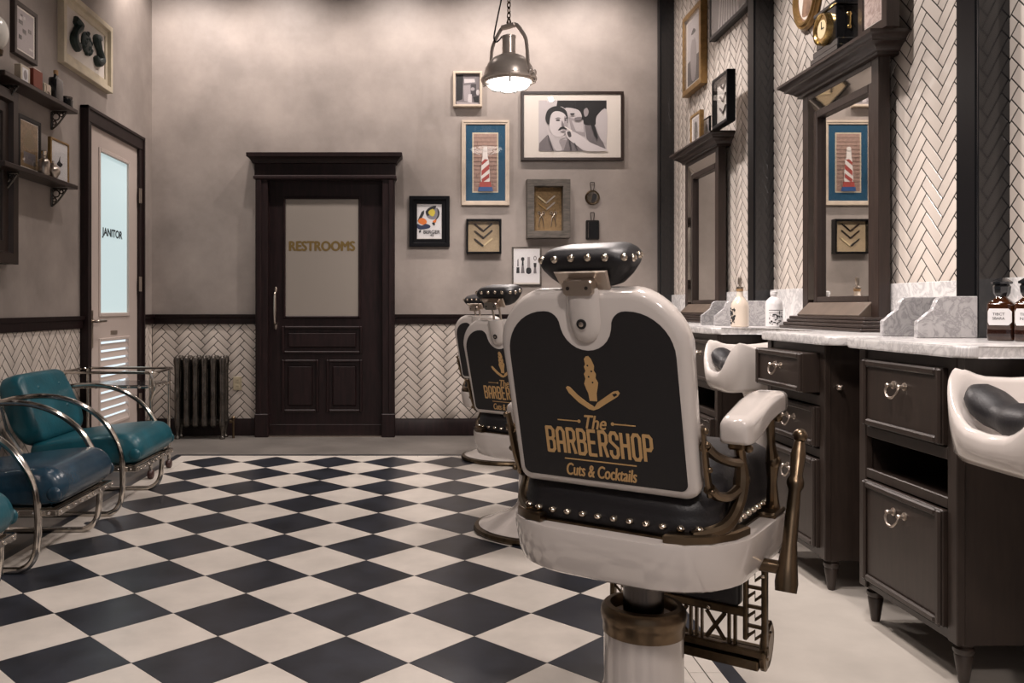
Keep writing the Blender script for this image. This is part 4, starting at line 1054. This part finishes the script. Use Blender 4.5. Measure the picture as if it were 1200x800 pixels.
# two old hand mirrors hanging on wire loops
x, z = bk(694, 231.5)
t = thing('hanging_hand_mirror', 'small round dark hand mirror hanging by a wire loop on the back wall', 'hand mirror', (x, YB, z))
part('rim', mb('dark_bronze').lathe([(.02, 0), (.062, -.002), (.066, -.010), (.060, -.016), (.050, -.016), (.05, -.006)][::-1], seg=32, axis='y') if False else mb('dark_bronze').lathe([(.03, .001), (.060, .003), (.064, .010), (.058, .017), (.050, .015), (.03, .012)], seg=32, axis='y'), t)
part('mirror_glass', mb('mirror_old').lathe([(.05, .0145), (.049, .0165), (.002, .0165)], seg=28, axis='y').use('ink').prism(sm([(.0, -.04), (.03, -.02), (.035, .02), (.01, .035), (-.005, 0)]), -.0172, -.0166), t)
part('wire_loop', mb('dark_steel').tube(spline([(-.010, -.008, .062), (-.018, -.008, .125), (0, -.008, .13), (.018, -.008, .125), (.010, -.008, .062)], 5), .003, 6), t)
x, z = bk(694, 269.5)
t = thing('hanging_hand_mirror', 'small rectangular black hand mirror hanging by a wire loop below the round one', 'hand mirror', (x, YB, z))
part('rim', mb('dark_steel').prism(rrect(-.058, .058, -.084, .084, .01), -.016, -.001, bev=.003), t)
part('mirror_glass', mb('black_gloss').prism(rrect(-.048, .048, -.073, .073, .004), -.018, -.015).use('mirror_old').box(-.040, -.033, -.0186, -.018, -.068, .068), t)
part('wire_loop', mb('dark_steel').tube(spline([(-.010, -.008, .084), (-.016, -.008, .145), (0, -.008, .15), (.016, -.008, .145), (.010, -.008, .084)], 5), .003, 6), t)

# ------------------------------------------------------------------ right wall pictures
XT = XR - .0065
def rw(px, py, X=XT): y = X * F / (px - XC); return y, EYE - (py - YH) * y / F
def rframe(name, label, cat, px0, py0, px1, py1, border, depth, fm, art, **k):
    X = XT - depth
    y1, _ = rw(px0, 0, X); y0, zt = rw(px1, py0, X); _, zb = rw(px1, py1, X)
    return frame(name, label, cat, (XT, (y0 + y1) / 2, (zt + zb) / 2), RW, y1 - y0, zt - zb, border, depth, fm, art, **k)
def art_tall(b, y, iw, ih, t):
    b.use('grey4').box(-iw * .8, iw * .8, y - .0006, y, -ih * .92, ih * .92)
    b.use('grey1').prism([(-iw * .8, -ih * .92), (iw * .8, -ih * .92), (iw * .8, -ih * .2), (0, -.05), (-iw * .8, -ih * .25)], y - .001, y - .0006)
    b.use('grey3').prism([(u * iw, v * ih) for u, v in sm([(-.25, -.8), (.25, -.8), (.4, -.1), (.2, .3), (-.2, .32), (-.42, -.1)])], y - .0014, y - .001)
    b.use('grey4').prism([(u * iw, v * ih) for u, v in eln(0, .42, .17, .12)], y - .0018, y - .0014)
    b.use('ink').prism([(u * iw, v * ih) for u, v in sm([(-.3, .5), (0, .62), (.3, .5), (.1, .47), (-.1, .47)])], y - .0022, y - .0018)
rframe('picture', 'tall figure photograph in gold frame high on the tiles beside the corner pilaster', 'picture', 799.5, -2, 821, 97, .045, .05, 'gold_frame', art_tall, recess=.02)
def art_shirt(b, y, iw, ih, t):
    b.use('grey2').box(-iw, iw, y - .0006, y, -ih, ih)
    b.use('grey4').prism([(u * iw, v * ih) for u, v in ((-.6, -1), (.55, -1), (.6, -.2), (.2, .4), (-.4, .3))], y - .001, y - .0006)
    b.use('grey1')
    for q in range(7): b.prism([((-.5 + q * .15) * iw, -ih), ((-.45 + q * .15) * iw, -ih), ((-.25 + q * .09) * iw, .2 * ih), ((-.28 + q * .09) * iw, .2 * ih)], y - .0014, y - .001)
    b.use('ink').prism([(u * iw, v * ih) for u, v in ((.6, -1), (1, -1), (1, .6), (.7, .3))], y - .0014, y - .001)
yA, zA = rw(832, 48.5, XT - .045); yB2, zB2 = rw(876, 17, XT - .045)
frame('picture', 'dark framed photo of a striped shirt, cut by the top photo edge', 'picture', (XT, (yA + yB2 + .02) / 2, zA + .40), RW, yA - yB2 + .02, .80, .03, .045, 'black_paint', art_shirt)
# things standing on the far mirror's cornice
CZ = CH + 1.314
def stand(name, label, cat, px0, px1, h, border, depth, fm, art, X, **k):
    y1, y0 = X * F / (px0 - XC), X * F / (px1 - XC)
    return frame(name, label, cat, (X + depth, (y0 + y1) / 2, CZ + h / 2 + .0008), RW, y1 - y0, h, border, depth, fm, art, **k)
def art_v(b, y, iw, ih, t):
    for q in range(3):
        z = .08 - q * .08
        r = mb(); razor(r, 0, z, .10, y, 'horn', 'iron'); part('razor', r, t)
stand('shadow_box', 'black shadow box with razors standing on the cornice of the far mirror', 'shadow box', 834, 852, .335, .022, .055, 'black_paint', art_v, 1.90, recess=.03, back='mat_board')
def art_bw(b, y, iw, ih, t):
    b.use('grey3').box(-iw * .7, iw * .7, y - .0006, y, -ih * .85, ih * .85).use('ink').prism([(u * iw, v * ih) for u, v in sm([(-.3, -.8), (.4, -.8), (.45, 0), (.2, .5), (-.25, .4)])], y - .001, y - .0006)
stand('picture', 'small gold framed photo standing on the cornice of the far mirror', 'picture', 808.5, 820, .225, .022, .03, 'gold_frame', art_bw, 1.93)
stand('picture', 'tiny pale framed print between gold frame and black shadow box on the far cornice', 'picture', 822.5, 831, .165, .008, .015, 'black_paint', art_bw, 1.975)
# oval gold frame
yc_, zc_ = rw(942, -12, XT - .03)
t = thing('oval_picture', 'oval portrait in gold frame on the tiles, left of the clock', 'picture', (XT, yc_, zc_ - .02), RW)
def ovr(rx, rz, y): return [(rx * math.cos(a), y, rz * math.sin(a)) for a in oval_pts(48)]
part('frame', mb('gold_frame').loft([ovr(.160, .195, 0), ovr(.163, .198, -.012), ovr(.155, .19, -.028), ovr(.142, .176, -.024), ovr(.136, .170, -.036), ovr(.124, .158, -.034), ovr(.120, .154, -.02), ovr(.118, .152, -.008)], False, False), t, ang=60)
part('print', mb('portrait').loft([ovr(.122, .156, -.006), ovr(.122, .156, -.010)]).use('mat_board').loft([ovr(.11, .14, -.010), ovr(.11, .14, -.0106)]).use('portrait').prism(sm([(-.06, -.11), (.06, -.11), (.05, -.02), (.03, .05), (-.03, .05), (-.05, -.02)]), -.012, -.0106), t)
# mantel clock on the near mirror's cornice: seen from its round brass face side
yk = 1.93 * F / (982 - XC)
t = thing('mantel_clock', 'black mantel clock with round brass dial standing on the cornice of the large mirror', 'clock', (1.895, 4.13, CZ + .0008), RW)
b = mb('black_gloss'); steps(b, [])if False else None
b.box(-.145, .145, -.005, .145, 0, .028, bev=.004).box(-.132, .132, .003, .138, .028, .062, bev=.004).box(-.105, .105, .008, .130, .062, .225, bev=.004).box(-.118, .118, .0, .138, .225, .245, bev=.004)
part('case', b, t)
part('dial', mb('brass').lathe([(.03, .012), (.068, .012), (.076, .004), (.080, -.010), (.074, .022), (.066, .020), (.060, .010), (.004, .010)], (0, 0, .140), 36, 'y').use('bone').lathe([(.045, .011), (.044, .013), (.002, .013)], (0, 0, .140), 30, 'y').use('ink').box(-.0025, .0025, -.015, -.0132, .140, .175).box(0, .026, -.015, -.0132, .1385, .143), t)
part('carry_ornament', mb('brass').ball((.106, .07, .18), (.006, .012, .012)).tube([(.108, .07, .175), (.112, .07, .15), (.108, .07, .125)], .005, 8).ball((.106, .07, .12), (.006, .010, .012)), t)
# dark framed rosy marble picture on the near cornice
y1, y0 = 1.93 * F / (1023 - XC), 1.93 * F / (1062 - XC)
t = frame('picture', 'dark framed rosy picture standing at the near end of the large mirror cornice', 'picture', (2.0, 3.78, CZ + .2508), RW, .25, .50, .045, .055, 'frame_wood', lambda b, y, iw, ih, t: b.use('marble_rose').box(-iw * .96, iw * .96, y - .001, y, -ih * .97, ih * .97), back='mat_board')

# ------------------------------------------------------------------ left wall
LW = PI / 2
def lwp(px, py, X=XL): y = -X * F / (XC - px); return y, EYE - (py - YH) * y / F
def lframe(name, label, cat, px0, py0, px1, py1, border, depth, fm, art, **k):
    # py0 / py1: top and bottom of its right (far) edge
    X = XL + depth
    ya, _ = lwp(px0, 0, X); yb, zt = lwp(px1, py0, X); _, zb = lwp(px1, py1, X)
    return frame(name, label, cat, (XL, (ya + yb) / 2, (zt + zb) / 2), LW, yb - ya, zt - zb, border, depth, fm, art, **k)
def art_doc(b, y, iw, ih, t):
    b.use('grey3').box(-iw * .9, iw * .9, y - .0006, y, -ih * .92, ih * .92)
    rr = random.Random(8)
    for q in range(9):
        u, v = rr.uniform(-.8, .4), rr.uniform(-.8, .7); b.use(rr.choice(['grey1', 'grey2', 'grey4'])).box(u * iw, (u + rr.uniform(.15, .45)) * iw, y - .001 - q * .0002, y - .0006, v * ih, (v + rr.uniform(.08, .25)) * ih)
lframe('picture', 'black and white picture in a thin dark frame above the upper shelf', 'picture', 17.5, 17, 44.5, 77.5, .03, .03, 'frame_wood', art_doc)
def art_orn(b, y, iw, ih, t):
    b.use('mat_board').box(-iw, iw, y - .001, y, -ih, ih)
    for sg in (-1, 1):
        r = mb('verdigris'); r.tube(spline([(sg * iw * .62, y - .012, ih * .62), (sg * iw * .45, y - .016, ih * .45), (sg * iw * .60, y - .016, ih * .1), (sg * iw * .70, y - .016, -ih * .3), (sg * iw * .52, y - .014, -ih * .5), (sg * iw * .42, y - .014, -ih * .3)], 6), lerplist([.028, .038, .026, .036, .032, .020], 31), 10)
        part('cast_ornament', r, t, label='dark green cast scroll')
    r = mb('verdigris').ball((0, y - .008, 0), (iw * .26, .02, ih * .50), 18, 12)
    rr = random.Random(4)
    for q in range(26):
        a = rr.uniform(0, 2 * PI); k = rr.uniform(.3, 1); r.ball((iw * .26 * k * math.cos(a), y - .022 + .012 * k, ih * .50 * k * math.sin(a)), .016, 8, 6)
    part('cast_ornament', r, t, label='dark green cast oval')
lframe('framed_ornament', 'cream weathered frame with three dark green cast ornaments above the janitor door', 'framed ornament', 75.5, 33, 132.5, 110, .085, .045, 'cream_wood', art_orn, glass=False, step=.022, recess=.012)
# big dark mirror frame at the left edge
yR, zT = lwp(22, 110, XL + .07); _, zB = lwp(22, 310, XL + .07)
t = frame('wall_mirror', 'large mirror in a heavy dark frame at the left photo edge', 'mirror', (XL, yR - .60, (zT + zB) / 2), LW, 1.2, zT - zB, .13, .07, 'frame_wood', lambda b, y, iw, ih, t: b.use('mirror_mat').box(-iw + .002, iw - .002, y - .002, y, -ih + .002, ih - .002), glass=False, step=.025, recess=.012, back='black_paint')
# shelves
def bracket(t, x, z):
    b = mb('iron').tube([(x, -.008, z - .012), (x, -.008, z - .125)], .007, 8).tube([(x, -.008, z - .012), (x, -.105, z - .012)], .007, 8)
    b.tube(spline([(x, -.010, z - .12), (x, -.05, z - .085), (x, -.098, z - .02)], 5), .006, 8)
    for cy, cz_, r in ((-.034, z - .042, .022), (-.024, z - .082, .012), (-.068, z - .030, .012)): b.tube([(x, cy + r * math.cos(a), cz_ + r * math.sin(a)) for a in oval_pts(14)], .0045, 6, closed=True)
    part('bracket', b, t)
def shelf(label, ya, yb, z, bx):
    t = thing('wall_shelf', label, 'shelf', (XL, (ya + yb) / 2, z), LW)
    h = (yb - ya) / 2
    part('board', mb('frame_wood').box(-h, h, -.13, -.0005, -.028, 0, bev=.004), t)
    for x in bx: bracket(t, x - (ya + yb) / 2, -.026)
ZS1 = 2.392; ZS2 = 1.902
shelf('upper dark wall shelf with iron bracket, holding boxes and a dark bottle', 4.60, 5.55, ZS1, (4.8, 5.44))
shelf('lower dark wall shelf with iron bracket, holding two framed pictures', 4.60, 5.55, ZS2, (4.8, 5.44))
def on(px, X): return -X * F / (XC - px)
xs_ = XL + .075
t = thing('box', 'cream patterned box, leftmost item on the upper shelf', 'box', (xs_, on(26, xs_), ZS1), LW)
part('carton', mb('box_cream').box(-.055, .055, -.02, .02, .0005, .105, bev=.003), t); part('label_panel', mb('paper_white').box(-.04, .03, -.0212, -.020, .012, .09).use('grey3').prism(eln(-.005, .052, .022, .028), -.0216, -.021), t)
t = thing('box', 'red brown box standing on the upper shelf beside the cream box', 'box', (xs_, on(40.5, xs_), ZS1), LW)
part('carton', mb('red_box').box(-.058, .058, -.022, .022, .0005, .122, bev=.003), t); part('lid', mb('mat_board').box(-.05, .05, -.018, .018, .122, .129, bev=.002), t)
t = thing('tin', 'small pale ornate tin between red box and dark bottle on the upper shelf', 'tin', (xs_, on(52.5, xs_), ZS1), LW)
part('tin_body', mb('box_cream').prism(rrect(-.045, .045, .0005, .075, .008), -.018, .018, bev=.003), t); part('ornament', mb('steel').prism(sm([(-.03, .02), (0, .03), (.03, .02), (.02, .045), (.03, .07), (0, .06), (-.03, .07), (-.02, .045)]), -.022, -.017), t)
t = thing('bottle', 'dark square bottle with cork on the upper shelf', 'bottle', (xs_, on(65.5, xs_), ZS1), LW)
part('bottle_body', mb('black_gloss').loft([[(x, y, z) for x, y in rrect(-.055 * s, .055 * s, -.026 * s, .026 * s, .01 * s, 4)] for z, s in ((.0005, .97), (.004, 1), (.135, 1), (.148, .9), (.156, .35), (.175, .30))]), t); part('cork', mb('cork').lathe([(.012, .17), (.0135, .175), (.0145, .20), (.011, .202)], seg=16), t)
t = thing('jar', 'small dark jar, rightmost item on the upper shelf', 'jar', (xs_, on(77.5, xs_), ZS1), LW)
part('jar_body', mb('black_gloss').lathe([(.035, .0005), (.042, .008), (.042, .05), (.036, .058)], seg=24), t); part('lid', mb('dark_steel').lathe([(.038, .056), (.04, .06), (.04, .07), (.01, .074)], seg=24), t)
def art_still(b, y, iw, ih, t):
    b.use('burlap').box(-iw * .95, iw * .95, y - .0006, y, -ih * .95, ih * .95).use('gold_letters').prism([(u * iw, v * ih) for u, v in sm([(-.6, .1), (0, .7), (.6, .2), (.4, -.1), (-.4, -.1)])], y - .001, y - .0006).use('grey2').box(-iw * .6, iw * .7, y - .001, y - .0006, -ih * .8, -ih * .3)
def lstand(name, label, px0, px1, h, border, depth, fm, art, X, **k):
    ya, yb = -X * F / (XC - px0), -X * F / (XC - px1)
    return frame(name, label, 'picture', (X - depth, (ya + yb) / 2, ZS2 + h / 2 + .0008), LW, yb - ya, h, border, depth, fm, art, **k)
lstand('picture', 'dark framed still life standing on the lower shelf next to the large mirror', 22, 48.5, .33, .026, .025, 'black_paint', art_still, XL + .05)
def art_sketch(b, y, iw, ih, t):
    b.use('paper_white').box(-iw * .98, iw * .98, y - .0006, y, -ih * .98, ih * .98).use('ink').prism([(u * iw, v * ih) for u, v in sm([(-.3, -.2), (.1, -.3), (.4, -.1), (.1, .0), (.1, .3), (-.1, .0)])], y - .001, y - .0006)
lstand('picture', 'gold framed white sketch standing at the right end of the lower shelf', 60, 81.5, .265, .014, .022, 'gold_frame', art_sketch, XL + .075)
t = thing('bottle', 'small silver bottle on the lower shelf between the two framed pictures', 'bottle', (XL + .10, on(51.5, XL + .10), ZS2), LW)
part('bottle_body', mb('steel').lathe([(.030, .0005), (.034, .008), (.034, .08), (.026, .095), (.012, .105), (.012, .125)], seg=20), t); part('cap', mb('nail_head').lathe([(.014, .122), (.016, .128), (.016, .145), (.006, .15)], seg=16), t)
t = thing('pot', 'round silver lidded pot in front of the gold framed sketch on the lower shelf', 'pot', (XL + .105, on(62, XL + .105), ZS2), LW)
part('pot_body', mb('steel').lathe([(.022, .0005), (.026, .004), (.042, .03), (.044, .045), (.034, .065), (.028, .07)], seg=24), t); part('lid', mb('steel').lathe([(.029, .069), (.030, .074), (.018, .088), (.006, .094), (.008, .102), (.004, .107)], seg=20), t)
# wall lamp with opal globe, at the very edge
yg, zg = lwp(-8, 38, XL + .16)
t = thing('wall_lamp', 'white opal globe wall lamp at the upper left photo edge', 'lamp', (XL, yg, zg), LW)
part('globe', mb('opal').ball((0, -.16, 0), (.075, .075, .095), 24, 14), t)
part('arm', mb('dark_bronze').tube(spline([(0, 0, -.13), (0, -.06, -.14), (0, -.13, -.135), (0, -.16, -.11)], 5), .010, 10).lathe([(.012, -.125), (.045, -.112), (.05, -.09), (.03, -.086)], (0, -.16, 0), 20), t)
part('wall_plate', mb('dark_bronze').lathe([(.05, .0), (.05, .008), (.02, .018)], (0, 0, -.13), 24, 'y'), t)

# ------------------------------------------------------------------ pendant lamp
LX, LY, LZ = .545, 6.1, 2.695
t = thing('pendant_lamp', 'antique nickel pendant lamp with caged glowing lens hanging from a chain', 'pendant lamp', (LX, LY, LZ), math.radians(-42))
part('shade', mb('nickel').lathe([(.150, .030), (.196, .032), (.200, .040), (.198, .052), (.180, .060), (.178, .085), (.168, .125), (.145, .165), (.110, .195), (.075, .212), (.05, .22)], seg=56), t)
part('lamp_housing', mb('nickel').lathe([(.052, .21), (.054, .218), (.048, .225), (.047, .335), (.050, .338), (.050, .352), (.02, .362)], seg=36), t)
b = mb('lens_glow').lathe([(.160, .032), (.156, .010), (.135, -.012), (.09, -.026), (.03, -.032)], seg=48); lens = part('lens', b, t, label='glowing prismatic glass lens')
b = mb('nickel').tube([(.168 * math.cos(a), .168 * math.sin(a), .030) for a in oval_pts(48)], .012, 8, closed=True)
for a in (.4, 1.7, 2.9, 4.2, 5.4):
    c, s = math.cos(a), math.sin(a); b.box(-.012, .012, -.008, .008, 0, .01) if False else None
    b.tube([(.195 * c, .195 * s, .045), (.188 * c, .188 * s, .005), (.150 * c, .150 * s, -.006)], .007, 6)
part('lens_ring', b, t)
b = mb('dark_steel')
for a in oval_pts(8, .2): b.tube(spline([(.158 * math.cos(a), .158 * math.sin(a), .026), (.13 * math.cos(a), .13 * math.sin(a), -.022), (.06 * math.cos(a), .06 * math.sin(a), -.036)], 4), .0028, 6)
b.tube([(.06 * math.cos(a), .06 * math.sin(a), -.037) for a in oval_pts(24)], .0028, 6, closed=True)
part('wire_guard', b, t)
b = mb('nickel')
for sg in (-1, 1):
    b.tube(spline([(sg * .182, 0, .07), (sg * .168, 0, .13), (sg * .16, 0, .22), (sg * .145, 0, .31), (sg * .085, 0, .40), (sg * .055, 0, .425)], 6), .0145, 10, flat=.6)
    b.ball((sg * .188, 0, .07), (.016, .022, .022), 12, 8); b.cyl((sg * .19, 0, .045), (sg * .222, 0, .045), .013).ball((sg * .226, 0, .05), (.010, .016, .024), 10, 7)
b.box(-.062, .062, -.022, .022, .410, .438, bev=.006)
part('yoke', b, t)
b = mb('dark_bronze'); z = .445; q = 0
while z < ZC - LZ - .01:
    c = [(.013 * math.cos(a), .024 * math.sin(a)) for a in oval_pts(12)]
    b.tube([(u, 0, z + .018 + v) if q % 2 else (0, u, z + .018 + v) for u, v in c], .0042, 6, closed=True); z += .037; q += 1
b.tube([(.016 * math.cos(a), 0, .452 + .018 * math.sin(a)) for a in oval_pts(14)], .005, 6, closed=True)
part('chain', b, t)
P = spline([(-.05, -.01, .36), (-.10, -.012, .33), (-.125, -.012, .36), (-.11, -.012, .44), (-.06, -.012, .62), (-.03, -.012, .75), (-.02, -.012, 1.0), (-.016, -.012, ZC - LZ)], 6)
part('cord', mb('black_paint').tube(P, .0055, 8), t)
part('canopy', mb('dark_bronze').lathe([(.02, ZC - LZ - .06), (.06, ZC - LZ - .04), (.075, ZC - LZ - .003), (.02, ZC - LZ - .001)], seg=28), t)

# ------------------------------------------------------------------ light of the place
def spot(name, loc, target, power, angle, blend, size, color):
    l = bpy.data.lights.new(name, 'SPOT'); l.energy = power; l.spot_size = math.radians(angle); l.spot_blend = blend; l.shadow_soft_size = size; l.color = color
    o = bpy.data.objects.new(name, l); COL.objects.link(o); o.location = loc
    o.rotation_euler = (Vector(target) - Vector(loc)).to_track_quat('-Z', 'Y').to_euler(); return o
WARM = (1, .888, .832); NEUT = (1, .92, .885)
# pendants hang over each chair, the farthest of them is the one in view
for y, p in ((LY, 60), (4.05, 60), (2.0, 60), (-.1, 60)):
    spot('pendant_light', (LX, y, LZ - .06), (LX, y, 0), p, 150, .6, .12, WARM)
# ceiling spots washing the back wall
for x in (-2.15, -1.35, -.3, .55, 1.35):
    spot('wall_wash', (x, 6.60, ZC - .06), (x, 7.4, 2.15), 42, 120, .8, .05, WARM)
# track on the mirror side
for y in (.9, 2.3, 3.6, 4.6, 5.9):
    spot('track_spot', (.95, y, 3.75), (2.0, y + .1, 1.6), 80, 70, .7, .06, NEUT)
spot('track_spot', (1.5, 3.9, 3.75), (.45, 7.2, 2.3), 45, 42, .8, .03, NEUT)
for y in (3.4, 4.9, 6.4):
    spot('lounge_spot', (-1.1, y, ZC - .12), (-2.3, y, 1.4), 32, 70, .8, .06, WARM)
for y in (-.8, 1.5):
    spot('front_spot', (-.9, y, ZC - .12), (-.6, y + 1.3, 0), 34, 95, .9, .12, WARM)

w = bpy.data.worlds.new('World'); SC.world = w; w.use_nodes = True
w.node_tree.nodes['Background'].inputs[0].default_value = (.90, .86, .90, 1)
w.node_tree.nodes['Background'].inputs[1].default_value = .15

cam = bpy.data.cameras.new('Camera'); cam.lens = 36 * F / 1200; cam.sensor_width = 36; cam.sensor_fit = 'HORIZONTAL'
cam.shift_x = (600 - XC) / 1200; cam.shift_y = -(400 - YH) / 1200
cam.clip_start = .05
co = bpy.data.objects.new('Camera', cam); COL.objects.link(co); co.location = (0, 0, EYE); co.rotation_euler = (PI / 2, 0, 0)
SC.camera = co
vs = SC.view_settings; vs.view_transform = 'Standard'; vs.look = 'None'; vs.gamma = 1; vs.use_curve_mapping = False; vs.exposure = 1.06
SC.cycles.max_bounces = 8 if hasattr(SC, 'cycles') else 8
